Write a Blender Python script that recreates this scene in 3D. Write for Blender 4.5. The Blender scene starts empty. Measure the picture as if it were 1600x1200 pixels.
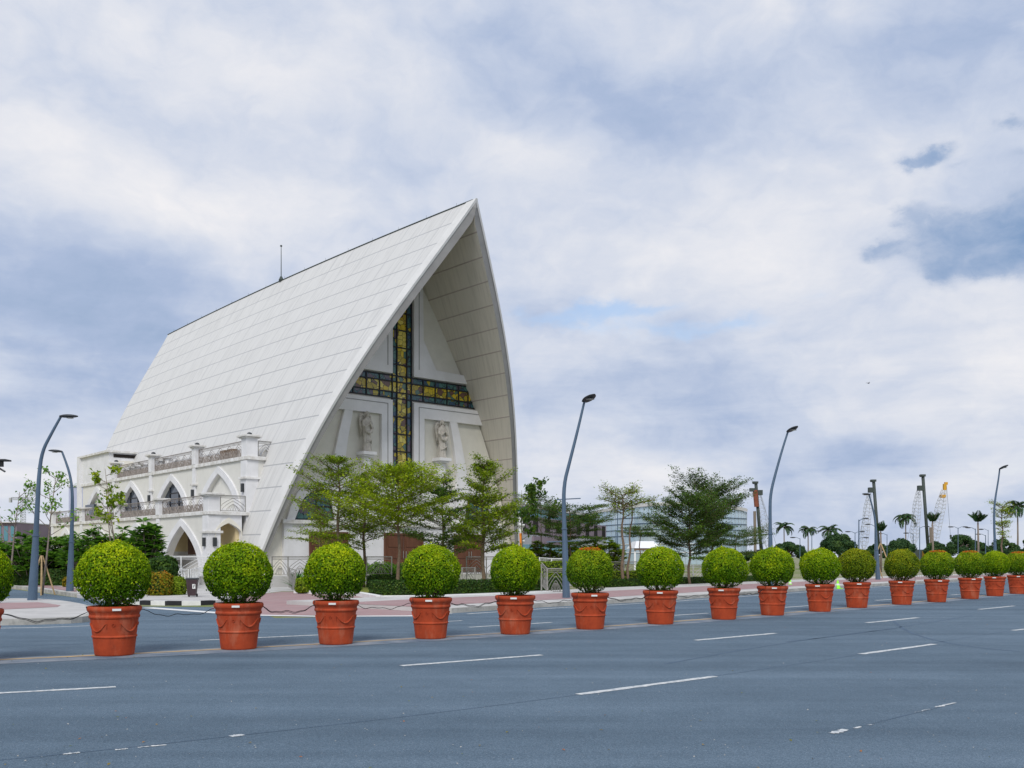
import bpy, math, random
import numpy as np
from math import radians, sin, cos, pi, atan, atan2, sqrt, hypot, exp

# ------------------------------------------------------------------ camera
scene = bpy.context.scene
F = 1500.0; EYE = 1.6; HZ = 870.0
cam_d = bpy.data.cameras.new('camera'); cam = bpy.data.objects.new('camera', cam_d)
scene.collection.objects.link(cam); scene.camera = cam
cam.location = (0, 0, EYE); cam.rotation_euler = (radians(90), 0, 0)
cam_d.sensor_width = 36; cam_d.lens = 36 * F / 1600
cam_d.shift_y = (HZ - 600) / 1600
cam_d.clip_start = 0.1; cam_d.clip_end = 6000
scene.render.resolution_x = 1024; scene.render.resolution_y = 768
scene.view_settings.view_transform = 'Standard'; scene.view_settings.look = 'None'
scene.view_settings.exposure = 0.0; scene.view_settings.gamma = 1

# ------------------------------------------------------------------ sun
SUN_AZ = radians(187); SUN_EL = radians(44)      # azimuth clockwise from +Y
sd = bpy.data.lights.new('sun', 'SUN'); sd.energy = 2.25; sd.angle = radians(22); sd.color = (1, .965, .9)
so = bpy.data.objects.new('sun', sd); scene.collection.objects.link(so)
so.rotation_euler = (pi / 2 - SUN_EL, 0, pi - SUN_AZ)

# ------------------------------------------------------------------ node helper
class NT:
    def __init__(s, tree): s.t = tree; s.n = tree.nodes; s.l = tree.links
    def new(s, typ, ins=None, **kw):
        nd = s.n.new(typ)
        for k, v in kw.items(): setattr(nd, k, v)
        for k, v in (ins or {}).items(): s.set(nd.inputs[k], v)
        return nd
    def set(s, sock, v):
        if isinstance(v, bpy.types.NodeSocket): s.l.new(v, sock)
        elif v is not None: sock.default_value = v
    def m(s, op, a, b=None, c=None, clamp=False):
        nd = s.n.new('ShaderNodeMath'); nd.operation = op; nd.use_clamp = clamp
        for i, v in enumerate((a, b, c)):
            if v is not None: s.set(nd.inputs[i], v)
        return nd.outputs[0]
    def mix(s, f, a, b, blend='MIX'):
        nd = s.n.new('ShaderNodeMix'); nd.data_type = 'RGBA'; nd.blend_type = blend
        s.set(nd.inputs[0], f)
        for i, v in ((6, a), (7, b)):
            if isinstance(v, (tuple, list)): v = tuple(v) + (1,) if len(v) == 3 else v
            s.set(nd.inputs[i], v)
        return nd.outputs[2]
    def noise(s, vec, scale, detail=4, rough=.55, dist=0, out='Fac'):
        nd = s.new('ShaderNodeTexNoise', {'Scale': scale, 'Detail': detail, 'Roughness': rough, 'Distortion': dist})
        if vec is not None: s.l.new(vec, nd.inputs['Vector'])
        return nd.outputs[out]
    def ramp(s, f, stops, interp='LINEAR'):
        nd = s.n.new('ShaderNodeValToRGB'); cr = nd.color_ramp; cr.interpolation = interp
        while len(cr.elements) < len(stops): cr.elements.new(.5)
        for e, (p, c) in zip(cr.elements, stops):
            e.position = p; e.color = (tuple(c) + (1,)) if isinstance(c, (tuple, list)) else (c, c, c, 1)
        s.set(nd.inputs[0], f); return nd.outputs[0]
    def comb(s, x, y, z):
        nd = s.n.new('ShaderNodeCombineXYZ')
        for i, v in enumerate((x, y, z)): s.set(nd.inputs[i], v)
        return nd.outputs[0]
    def step(s, v, a, b):
        nd = s.n.new('ShaderNodeMapRange'); nd.interpolation_type = 'SMOOTHSTEP'
        s.set(nd.inputs[0], v); nd.inputs[1].default_value = a; nd.inputs[2].default_value = b
        return nd.outputs[0]

# ------------------------------------------------------------------ sky
world = bpy.data.worlds.new("World"); scene.world = world; world.use_nodes = True
w = NT(world.node_tree); w.n.clear()
BG = .1
sky = w.new('ShaderNodeTexSky', sky_type='NISHITA', sun_disc=False, sun_elevation=SUN_EL, sun_rotation=SUN_AZ,
            air_density=1.3, dust_density=1.5, ozone_density=1.5)
tc = w.new('ShaderNodeTexCoord'); sp = w.new('ShaderNodeSeparateXYZ'); w.l.new(tc.outputs['Generated'], sp.inputs[0])
az = w.m('ARCTAN2', sp.outputs[0], sp.outputs[1]); el = w.m('ARCSINE', sp.outputs[2])
pv = w.comb(az, w.m('MULTIPLY', el, 1.5), 0.0)
wn = w.noise(pv, 3.2, 5, .6, 0, 'Color')
vm = w.new('ShaderNodeVectorMath', operation='MULTIPLY_ADD'); w.l.new(wn, vm.inputs[0]); vm.inputs[1].default_value = (.16, .16, 0); w.l.new(pv, vm.inputs[2])
pw = vm.outputs[0]
n1 = w.noise(pw, 4.2, 10, .56, .15)
n2 = w.noise(w.comb(w.m('MULTIPLY', az, 1.0), w.m('MULTIPLY', el, 4.5), 1.7), 5.5, 9, .6, .3)
n3 = w.noise(pw, 15, 8, .62, .2)
n4 = w.m('ABSOLUTE', w.m('SUBTRACT', w.noise(pw, 7.5, 8, .55, .1), .5))
low = w.m('SUBTRACT', 1.0, w.step(el, .10, .38))
sw = w.new('ShaderNodeSeparateXYZ'); w.l.new(pw, sw.inputs[0])
waz = w.m('SUBTRACT', sw.outputs[0], .08); wel = w.m('DIVIDE', w.m('SUBTRACT', sw.outputs[1], .08), 1.5)
def skydir(x, y):
    dx = (x - 800) / F; return math.atan(dx), math.atan((HZ - y) / F / sqrt(1 + dx * dx))
def blob(x, y, rx, ry, amp):
    a, e = skydir(x, y); sa = rx / F * cos(a) ** 2; se = ry / F * cos(e)
    u = w.m('MULTIPLY', w.m('SUBTRACT', waz, a), 1 / sa); v = w.m('MULTIPLY', w.m('SUBTRACT', wel, e), 1 / se)
    r = w.m('ADD', w.m('MULTIPLY', u, u), w.m('MULTIPLY', v, v))
    return w.m('MULTIPLY', w.m('EXPONENT', w.m('MULTIPLY', r, -1.0)), amp)
def total(lst, base):
    acc = base
    for b in lst: acc = w.m('ADD', acc, blob(*b))
    return acc
tone = w.m('ADD', w.m('MULTIPLY', w.m('SUBTRACT', n1, .5), 1.0), w.m('MULTIPLY', w.m('MULTIPLY', w.m('SUBTRACT', n2, .5), .8), w.m('ADD', w.m('MULTIPLY', low, .8), .2)))
tone = w.m('ADD', tone, w.m('MULTIPLY', w.m('SUBTRACT', n4, .09), .75))
tone = w.m('ADD', tone, w.m('MULTIPLY', w.m('SUBTRACT', n3, .5), .34))
tone = w.m('ADD', tone, .635)
tone = total([(120, 470, 230, 110, -.42), (60, 640, 160, 40, -.14), (100, 110, 110, 50, -.12), (260, 190, 130, 40, -.10),
              (760, 110, 130, 90, -.22), (1130, 140, 330, 65, -.30), (1500, 70, 220, 90, -.12), (1340, 700, 120, 24, -.32), (1250, 780, 420, 60, -.10),
              (1080, 210, 120, 60, -.12), (1000, 640, 260, 28, -.10), (640, 270, 150, 40, -.06),
              (330, 60, 330, 60, .10), (480, 130, 200, 60, .16), (60, 200, 120, 60, .20), (130, 330, 220, 60, .28), (400, 340, 180, 70, .18), (820, 235, 110, 40, .18),
              (1080, 380, 300, 80, .16), (1010, 735, 90, 35, .22), (1420, 640, 200, 40, .12), (1500, 760, 180, 28, .22), (80, 720, 200, 45, .16), (1560, 480, 110, 60, .12)], tone)
cloud = w.ramp(tone, [(0.0, (.30, .41, .60)), (.28, (.42, .51, .70)), (.52, (.58, .645, .785)), (.74, (.73, .76, .84)), (1.0, (.89, .88, .90))])
wf = w.new('ShaderNodeSeparateXYZ'); w.l.new(w.noise(pv, 13, 9, .62, 0, 'Color'), wf.inputs[0])
waz = w.m('ADD', az, w.m('MULTIPLY', w.m('SUBTRACT', wf.outputs[0], .5), .07)); wel = w.m('ADD', el, w.m('MULTIPLY', w.m('SUBTRACT', wf.outputs[1], .5), .055))
dk = total([(1425, 338, 30, 24, 1.0), (1495, 350, 55, 32, 1.0), (1592, 325, 42, 50, 1.1), (1510, 388, 125, 30, .9), (1385, 392, 36, 13, .7), (1478, 425, 36, 24, .6), (1575, 400, 70, 32, .7), (1620, 380, 60, 60, .8), (1458, 243, 44, 19, 1.0), (1425, 256, 25, 10, .6), (1580, 196, 36, 15, 1.0), (1512, 262, 20, 6, .5), (1588, 248, 22, 7, .6)],
           w.m('MULTIPLY', w.m('SUBTRACT', n3, .5), .9))
dkm = w.m('MULTIPLY', w.step(dk, .18, 1.05), .95)
core_ = w.m('ADD', w.m('MULTIPLY', w.m('SUBTRACT', dk, .75), .50), w.m('ADD', w.m('MULTIPLY', w.m('SUBTRACT', n3, .42), 1.5), w.m('MULTIPLY', w.m('SUBTRACT', n1, .5), 1.2)))
darkc = w.ramp(core_, [(.0, (.47, .55, .71)), (.5, (.31, .42, .62)), (1., (.18, .31, .53))])
cloud = w.mix(dkm, cloud, darkc)
bl = total([(880, 490, 90, 18, .75), (1000, 480, 90, 12, .55), (1060, 510, 110, 14, .55), (1170, 500, 60, 16, .45), (820, 500, 30, 14, .4)], w.m('ADD', w.m('MULTIPLY', w.m('SUBTRACT', n2, .5), 1.2), w.m('MULTIPLY', w.m('SUBTRACT', n3, .5), 1.2)))
blm = w.m('MULTIPLY', w.step(bl, .15, 1.0), .62)
scaled = w.new('ShaderNodeVectorMath', operation='SCALE', ins={0: cloud, 'Scale': 1 / BG}).outputs[0]
skyb = w.new('ShaderNodeVectorMath', operation='MULTIPLY', ins={0: sky.outputs[0]}); skyb.inputs[1].default_value = (1.2, 1.35, 1.6)
final = w.mix(blm, scaled, skyb.outputs[0])
bg = w.new('ShaderNodeBackground', {'Color': final, 'Strength': BG})
wo = w.new('ShaderNodeOutputWorld'); w.l.new(bg.outputs[0], wo.inputs[0])

# ------------------------------------------------------------------ materials
def mat(name, col, rough=.7, var=.12, scale=3.0, metal=0, spec=.3, bump=0, bscale=40, coat=0, tint=None, coords='Object', stretch=None):
    m_ = bpy.data.materials.new(name); m_.use_nodes = True; t = NT(m_.node_tree)
    b = t.n['Principled BSDF']; b.inputs['Roughness'].default_value = rough; b.inputs['Metallic'].default_value = metal
    b.inputs['Specular IOR Level'].default_value = spec
    co = t.new('ShaderNodeTexCoord').outputs[coords]
    if stretch:
        mp = t.new('ShaderNodeMapping'); t.l.new(co, mp.inputs[0]); mp.inputs['Scale'].default_value = stretch; co2 = mp.outputs[0]
    else: co2 = co
    n = t.noise(co2, scale, 6, .6)
    c1 = tuple(c * (1 - var) for c in col); c2 = tuple(min(1, c * (1 + var)) for c in col)
    if tint: c1 = tint
    c = t.ramp(n, [(.32, c1), (.68, c2)])
    t.l.new(c, b.inputs['Base Color'])
    if bump:
        bn = t.noise(co, bscale, 4, .6); bp = t.new('ShaderNodeBump', {'Strength': bump, 'Distance': .02, 'Height': bn}); t.l.new(bp.outputs[0], b.inputs['Normal'])
    return m_
def leaf_mat(name, stops, trans=.35, rough=.5):
    m_ = bpy.data.materials.new(name); m_.use_nodes = True; t = NT(m_.node_tree)
    b = t.n['Principled BSDF']; out = t.n['Material Output']
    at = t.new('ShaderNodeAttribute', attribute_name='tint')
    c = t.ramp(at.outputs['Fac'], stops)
    t.l.new(c, b.inputs['Base Color']); b.inputs['Roughness'].default_value = rough; b.inputs['Specular IOR Level'].default_value = .14
    tr = t.new('ShaderNodeBsdfTranslucent'); t.l.new(t.mix(.35, c, (.5, .7, .05), 'MULTIPLY') if False else c, tr.inputs[0])
    mx = t.new('ShaderNodeMixShader', {0: trans}); t.l.new(b.outputs[0], mx.inputs[1]); t.l.new(tr.outputs[0], mx.inputs[2]); t.l.new(mx.outputs[0], out.inputs[0])
    return m_
M = {}
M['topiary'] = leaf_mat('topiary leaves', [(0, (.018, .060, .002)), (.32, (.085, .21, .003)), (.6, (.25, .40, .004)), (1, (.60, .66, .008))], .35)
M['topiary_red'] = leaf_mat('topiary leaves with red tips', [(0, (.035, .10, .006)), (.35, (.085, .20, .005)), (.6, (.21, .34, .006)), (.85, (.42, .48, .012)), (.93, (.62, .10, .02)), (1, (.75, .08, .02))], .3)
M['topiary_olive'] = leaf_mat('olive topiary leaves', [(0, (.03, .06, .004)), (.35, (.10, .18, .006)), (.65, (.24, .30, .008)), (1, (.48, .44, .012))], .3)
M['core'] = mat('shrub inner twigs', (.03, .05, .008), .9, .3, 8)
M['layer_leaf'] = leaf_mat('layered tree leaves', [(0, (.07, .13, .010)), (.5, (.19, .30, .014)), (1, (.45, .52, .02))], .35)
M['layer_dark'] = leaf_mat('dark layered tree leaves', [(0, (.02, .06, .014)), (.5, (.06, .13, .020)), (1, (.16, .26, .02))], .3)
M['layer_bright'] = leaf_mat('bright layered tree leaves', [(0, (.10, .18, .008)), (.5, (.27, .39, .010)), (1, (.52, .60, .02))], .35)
M['broad_leaf'] = leaf_mat('broad glossy leaves', [(0, (.035, .11, .02)), (.5, (.12, .28, .03)), (1, (.32, .52, .06))], .42, .4)
M['far_leaf'] = leaf_mat('far tree leaves', [(0, (.02, .055, .022)), (.5, (.045, .10, .035)), (1, (.11, .18, .04))], .25)
M['palm_leaf'] = leaf_mat('palm leaflets', [(0, (.02, .06, .03)), (.5, (.045, .11, .04)), (1, (.13, .20, .04))], .25)
M['hedge_leaf'] = leaf_mat('hedge leaves', [(0, (.015, .045, .012)), (.5, (.035, .085, .015)), (1, (.11, .18, .02))], .25)
M['hedge_light'] = leaf_mat('light hedge leaves', [(0, (.08, .15, .01)), (.5, (.18, .28, .015)), (1, (.36, .42, .03))], .3)
M['orange_leaf'] = leaf_mat('orange green leaves', [(0, (.05, .09, .008)), (.4, (.16, .20, .012)), (.75, (.42, .26, .02)), (1, (.50, .15, .015))], .3)
M['bark'] = mat('bark', (.17, .12, .085), .9, .3, 12, bump=.4)
M['grey_bark'] = mat('grey bark', (.22, .18, .15), .9, .25, 12, bump=.4)
M['bamboo'] = mat('pale wooden stake', (.42, .30, .16), .8, .2, 10)
M['terracotta'] = mat('terracotta', (.43, .068, .024), .68, .10, 5, bump=.15, bscale=60, tint=(.32, .050, .020), spec=.15)
M['tag'] = mat('pale tag plate', (.75, .76, .74), .5, .03)
M['soil'] = mat('potting soil', (.05, .035, .025), .95, .3, 30)
M['cable'] = mat('black cable', (.015, .015, .017), .6, .1)
M['lamp'] = mat('blue grey lamp paint', (.085, .135, .20), .42, .10, 2, metal=.2, spec=.5)
M['lamp_dark'] = mat('dark lamp housing', (.05, .055, .06), .5, .1, metal=.3)
M['lens'] = mat('lamp lens', (.45, .46, .46), .2, .03)
M['white_wall'] = mat('white painted wall', (.73, .73, .75), .75, .05, 1.2, bump=.05, tint=(.66, .66, .67))
M['cornice'] = mat('weathered white cornice', (.70, .70, .70), .8, .12, 3, tint=(.52, .50, .46))
M['beige_wall'] = mat('beige rough render', (.72, .695, .62), .9, .05, 1.5, bump=.25, bscale=30)  # warm copy of the render, coloured for the shade on the facade
M['wing_wall'] = mat('beige render in sunlit tone', (.68, .67, .63), .9, .04, 1.5, bump=.2, bscale=30)  # same beige render, colour paled for sunlight on the wing
M['cream_wall'] = mat('cream arcade wall', (.68, .56, .33), .85, .05, 1.5)
M['relief'] = mat('white relief band', (.80, .79, .80), .8, .04, .9, tint=(.73, .72, .72))
M['roof_edge'] = mat('white roof verge', (.66, .655, .645), .6, .06, 1.2)
M['cut_edge'] = mat('grey roof edge face', (.30, .295, .29), .8, .1, 1.5)
M['soffit'] = None
M['iron'] = mat('grey wrought iron', (.30, .29, .27), .5, .2, 9, metal=.5)
M['railbrown'] = mat('weathered bronze railing', (.25, .22, .20), .6, .3, 9, metal=.3)
M['white_rail'] = mat('white painted railing', (.75, .76, .76), .5, .05)
M['dark_glass'] = mat('dark window glass', (.018, .03, .05), .08, .3, 1.5, spec=.8)
M['mullion'] = mat('black window frame', (.02, .02, .024), .5, .1)
M['wood'] = mat('brown wooden door', (.12, .05, .028), .55, .25, 3, stretch=(1, 1, .15))
M['dark_open'] = mat('dark doorway interior', (.02, .016, .014), .9, .1)
M['stone'] = mat('carved pale stone', (.60, .56, .50), .85, .12, 4, bump=.2, bscale=25, tint=(.42, .39, .34))
M['kerb'] = mat('kerb concrete', (.42, .41, .38), .9, .25, 1.5, bump=.2)
M['kerb_white'] = mat('white kerb paint', (.72, .72, .72), .8, .08, 4)
M['kerb_black'] = mat('black kerb paint', (.025, .026, .03), .8, .15, 4)
M['concrete'] = mat('sidewalk concrete', (.50, .49, .48), .9, .12, .8, bump=.1)
M['line'] = mat('worn white road paint', (.70, .70, .68), .85, .08, 16, tint=(.30, .35, .40))
M['yellow_line'] = mat('worn yellow road paint', (.52, .36, .16), .85, .3, 1.2, tint=(.26, .24, .22))
M['dust'] = mat('dusty asphalt strip', (.22, .24, .27), .9, .25, 2.0, tint=(.10, .15, .215))
M['tar'] = mat('tar seam', (.050, .078, .115), .85, .35, 1.5, tint=(.08, .13, .20))
M['bin'] = mat('dark maroon bin plastic', (.055, .035, .04), .45, .2)
M['mall_brown'] = mat('mauve brown cladding', (.25, .195, .235), .8, .08, .3)
M['mall_grey'] = mat('pale grey cladding', (.45, .46, .49), .8, .06, .3)
M['fascia'] = mat('pale roof fascia', (.58, .57, .56), .7, .05, .3)
M['blue_wall'] = mat('pale blue wall', (.42, .45, .60), .85, .05, .3)
M['crane_steel'] = mat('white crane lattice', (.48, .49, .50), .6, .08, metal=.2)
M['crane_dark'] = mat('dark rig steel', (.06, .075, .07), .6, .2, metal=.2)
M['rust'] = mat('rust red hammer', (.22, .07, .04), .7, .2)
M['yellow'] = mat('yellow crane paint', (.62, .33, .03), .5, .15)
M['orange'] = mat('orange banner', (.80, .26, .03), .6, .05)
M['lime'] = mat('lime cone plastic', (.30, .85, .03), .4, .05)
M['white_plain'] = mat('white roof sheet', (.78, .79, .80), .6, .05, .3)
M['bird'] = mat('dark feathers', (.03, .03, .035), .8, .1)

def asphalt():
    m_ = bpy.data.materials.new('asphalt'); m_.use_nodes = True; t = NT(m_.node_tree); b = t.n['Principled BSDF']
    co = t.new('ShaderNodeTexCoord').outputs['Object']
    big = t.noise(co, .12, 5, .6, .4); mid = t.noise(co, 1.3, 6, .65); fine = t.step(t.noise(co, 75, 3, .75), .30, .70); sp_ = t.noise(co, 140, 2, .5)
    rs = t.new('ShaderNodeMapping'); t.l.new(co, rs.inputs[0]); rs.inputs['Rotation'].default_value = (0, 0, radians(-33)); rs.inputs['Scale'].default_value = (.05, .9, 1)
    lane = t.noise(rs.outputs[0], 1.0, 4, .55)
    v = t.m('ADD', t.m('MULTIPLY', big, .3), t.m('MULTIPLY', mid, .2)); v = t.m('ADD', v, t.m('MULTIPLY', lane, .50)); v = t.m('ADD', v, t.m('MULTIPLY', fine, .34)); v = t.m('SUBTRACT', v, .105)
    c = t.ramp(v, [(.30, (.046, .074, .106)), (.55, (.098, .150, .204)), (.82, (.185, .255, .330))])
    v2 = t.step(t.noise(co, 24, 4, .8), .34, .66)
    c = t.mix(t.m('MULTIPLY', t.m('SUBTRACT', 1.0, v2), .20), c, (.03, .05, .08))
    c = t.mix(t.m('MULTIPLY', t.step(sp_, .62, .72), .6), c, (.34, .37, .40))
    c = t.mix(t.m('MULTIPLY', t.step(sp_, .36, .29), .5), c, (.05, .06, .07))
    t.l.new(c, b.inputs['Base Color']); b.inputs['Roughness'].default_value = .85; b.inputs['Specular IOR Level'].default_value = .25
    bp = t.new('ShaderNodeBump', {'Strength': .35, 'Distance': .01, 'Height': fine}); t.l.new(bp.outputs[0], b.inputs['Normal'])
    return m_
M['asphalt'] = asphalt()
def brick_mat():
    m_ = bpy.data.materials.new('pink pavers'); m_.use_nodes = True; t = NT(m_.node_tree); b = t.n['Principled BSDF']
    co = t.new('ShaderNodeTexCoord').outputs['Object']
    br = t.new('ShaderNodeTexBrick', {'Scale': 1.0, 'Mortar Size': .008, 'Brick Width': .4, 'Row Height': .2, 'Bias': 0.0})
    mp = t.new('ShaderNodeMapping'); t.l.new(co, mp.inputs[0]); mp.inputs['Rotation'].default_value = (0, 0, radians(-35)); t.l.new(mp.outputs[0], br.inputs[0])
    br.inputs['Color1'].default_value = (.36, .19, .19, 1); br.inputs['Color2'].default_value = (.28, .14, .15, 1); br.inputs['Mortar'].default_value = (.26, .22, .22, 1)
    n = t.noise(co, .5, 6, .65)
    c = t.mix(t.m('MULTIPLY', n, .55), br.outputs[0], (.42, .36, .36))
    t.l.new(c, b.inputs['Base Color']); b.inputs['Roughness'].default_value = .9
    return m_
M['brick'] = brick_mat()
def ground_mat():
    m_ = bpy.data.materials.new('dry grass and dirt'); m_.use_nodes = True; t = NT(m_.node_tree); b = t.n['Principled BSDF']
    co = t.new('ShaderNodeTexCoord').outputs['Object']
    n = t.noise(co, .05, 7, .65, .5); f = t.noise(co, 4, 5, .7)
    v = t.m('ADD', t.m('MULTIPLY', n, .75), t.m('MULTIPLY', f, .25))
    c = t.ramp(v, [(.36, (.07, .12, .03)), (.46, (.16, .19, .05)), (.54, (.26, .24, .16)), (.64, (.30, .29, .27))])
    t.l.new(c, b.inputs['Base Color']); b.inputs['Roughness'].default_value = .95
    return m_
M['ground'] = ground_mat()
M['grass'] = mat('lawn', (.10, .17, .02), .95, .4, 6, tint=(.22, .19, .04), bump=.5)
M['dry_grass'] = mat('yellow dry grass', (.36, .27, .05), .95, .3, 2.5, tint=(.14, .17, .02), bump=.5)
def roof_mat(name, base, linec, underside=False):
    m_ = bpy.data.materials.new(name); m_.use_nodes = True; t = NT(m_.node_tree); b = t.n['Principled BSDF']
    uv = t.new('ShaderNodeUVMap', uv_map='UVMap').outputs[0]
    s = t.new('ShaderNodeSeparateXYZ'); t.l.new(uv, s.inputs[0])
    def line(c, wd):
        f = t.m('FRACT', c); d = t.m('MINIMUM', f, t.m('SUBTRACT', 1.0, f)); return t.m('SUBTRACT', 1.0, t.step(d, wd * .45, wd))
    lh = line(s.outputs[1], .035); lv = t.m('MULTIPLY', line(s.outputs[0], .022), .0 if underside else .5)
    ln = t.m('MAXIMUM', t.m('MULTIPLY', lh, .75), lv)
    st = t.noise(t.comb(t.m('MULTIPLY', s.outputs[0], 9.0), t.m('MULTIPLY', s.outputs[1], .5), 0.0), 1.0, 6, .7)
    bl_ = t.noise(t.comb(s.outputs[0], s.outputs[1], 0.0), .5, 5, .6)
    cell = t.new('ShaderNodeTexWhiteNoise', noise_dimensions='2D'); t.l.new(t.comb(t.m('FLOOR', s.outputs[0]), t.m('FLOOR', s.outputs[1]), 0.0), cell.inputs[0])
    c = t.ramp(st, [(.28, tuple(x * .80 for x in base)), (.50, base), (.75, tuple(min(1, x * 1.06) for x in base))])
    c = t.mix(t.m('MULTIPLY', t.step(bl_, .5, .75), .25), c, tuple(x * .86 for x in base))
    c = t.mix(t.m('MULTIPLY', cell.outputs[0], .09), c, tuple(x * .72 for x in base))
    c = t.mix(ln, c, linec)
    t.l.new(c, b.inputs['Base Color']); b.inputs['Roughness'].default_value = .55; b.inputs['Specular IOR Level'].default_value = .35
    bp = t.new('ShaderNodeBump', {'Strength': .5, 'Distance': .03, 'Height': t.m('SUBTRACT', 1.0, ln)}); t.l.new(bp.outputs[0], b.inputs['Normal'])
    return m_
M['roof'] = roof_mat('white roof panels', (.625, .62, .61), (.33, .34, .36))
M['soffit'] = roof_mat('beige soffit panels', (.66, .62, .55), (.36, .29, .28), True)
def stained(name, stops, sc=3.2):
    m_ = bpy.data.materials.new(name); m_.use_nodes = True; t = NT(m_.node_tree); b = t.n['Principled BSDF']
    co = t.new('ShaderNodeTexCoord').outputs['Object']
    vo = t.new('ShaderNodeTexVoronoi', {'Scale': sc}); t.l.new(co, vo.inputs[0])
    sx = t.new('ShaderNodeSeparateColor'); t.l.new(vo.outputs['Color'], sx.inputs[0])
    c = t.ramp(sx.outputs[0], stops, 'CONSTANT')
    nn = t.noise(co, 6, 3, .5); c = t.mix(t.m('MULTIPLY', nn, .5), c, (.02, .03, .03))
    ve = t.new('ShaderNodeTexVoronoi', {'Scale': sc}, feature='DISTANCE_TO_EDGE'); t.l.new(co, ve.inputs[0])
    c = t.mix(t.m('SUBTRACT', 1.0, t.step(ve.outputs['Distance'], .015, .05)), c, (.015, .02, .02))
    t.l.new(c, b.inputs['Base Color']); b.inputs['Roughness'].default_value = .18
    return m_
M['glass_yellow'] = stained('yellow stained glass', [(0, (.85, .62, .03)), (.38, (.55, .42, .03)), (.58, (.20, .10, .07)), (.68, (.95, .78, .15)), (.87, (.12, .22, .16)), (.93, (.62, .42, .04))])
M['glass_teal'] = stained('teal stained glass', [(0, (.05, .15, .18)), (.3, (.08, .21, .19)), (.5, (.14, .11, .15)), (.64, (.05, .11, .20)), (.8, (.62, .50, .04)), (.88, (.09, .24, .22))])
def curtain_glass():
    m_ = bpy.data.materials.new('reflective curtain glass'); m_.use_nodes = True; t = NT(m_.node_tree); b = t.n['Principled BSDF']
    co = t.new('ShaderNodeTexCoord').outputs['Object']
    n = t.noise(co, .08, 5, .6); c = t.ramp(n, [(.35, (.42, .56, .66)), (.6, (.62, .72, .78))])
    t.l.new(c, b.inputs['Base Color']); b.inputs['Roughness'].default_value = .12; b.inputs['Metallic'].default_value = .3
    return m_
M['curtain'] = curtain_glass()
M['teal_glass'] = mat('teal strip glazing', (.13, .30, .36), .2, .2, .1, metal=.3)

def stain(m_, col, axis_scale, sc, lo, hi, amt):
    t = NT(m_.node_tree); b = t.n['Principled BSDF']; src = b.inputs['Base Color'].links[0].from_socket
    co = t.new('ShaderNodeTexCoord').outputs['Object']; oi = t.new('ShaderNodeObjectInfo').outputs['Random']
    mp = t.new('ShaderNodeMapping'); t.l.new(co, mp.inputs[0]); mp.inputs['Scale'].default_value = axis_scale; t.l.new(t.comb(t.m('MULTIPLY', oi, 37.0), 0.0, t.m('MULTIPLY', oi, 11.0)), mp.inputs['Location'])
    n = t.noise(mp.outputs[0], sc, 7, .65); c = t.mix(t.m('MULTIPLY', t.step(n, lo, hi), amt), src, col); t.l.new(c, b.inputs['Base Color'])
stain(M['terracotta'], (.50, .20, .12), (1, 1, .35), 5, .50, .72, .40)
stain(M['terracotta'], (.16, .035, .02), (1, 1, .3), 4, .55, .75, .45)
stain(M['white_wall'], (.45, .44, .42), (1, 1, .18), 2.2, .54, .80, .35)
stain(M['wing_wall'], (.50, .48, .43), (1, 1, .18), 2.0, .54, .80, .30)
stain(M['relief'], (.60, .58, .55), (1, 1, .2), 1.5, .54, .80, .30)
stain(M['kerb'], (.18, .18, .17), (1, 1, 1), 3, .50, .68, .5)
stain(M['concrete'], (.30, .30, .29), (1, 1, 1), .9, .50, .70, .45)

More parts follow.
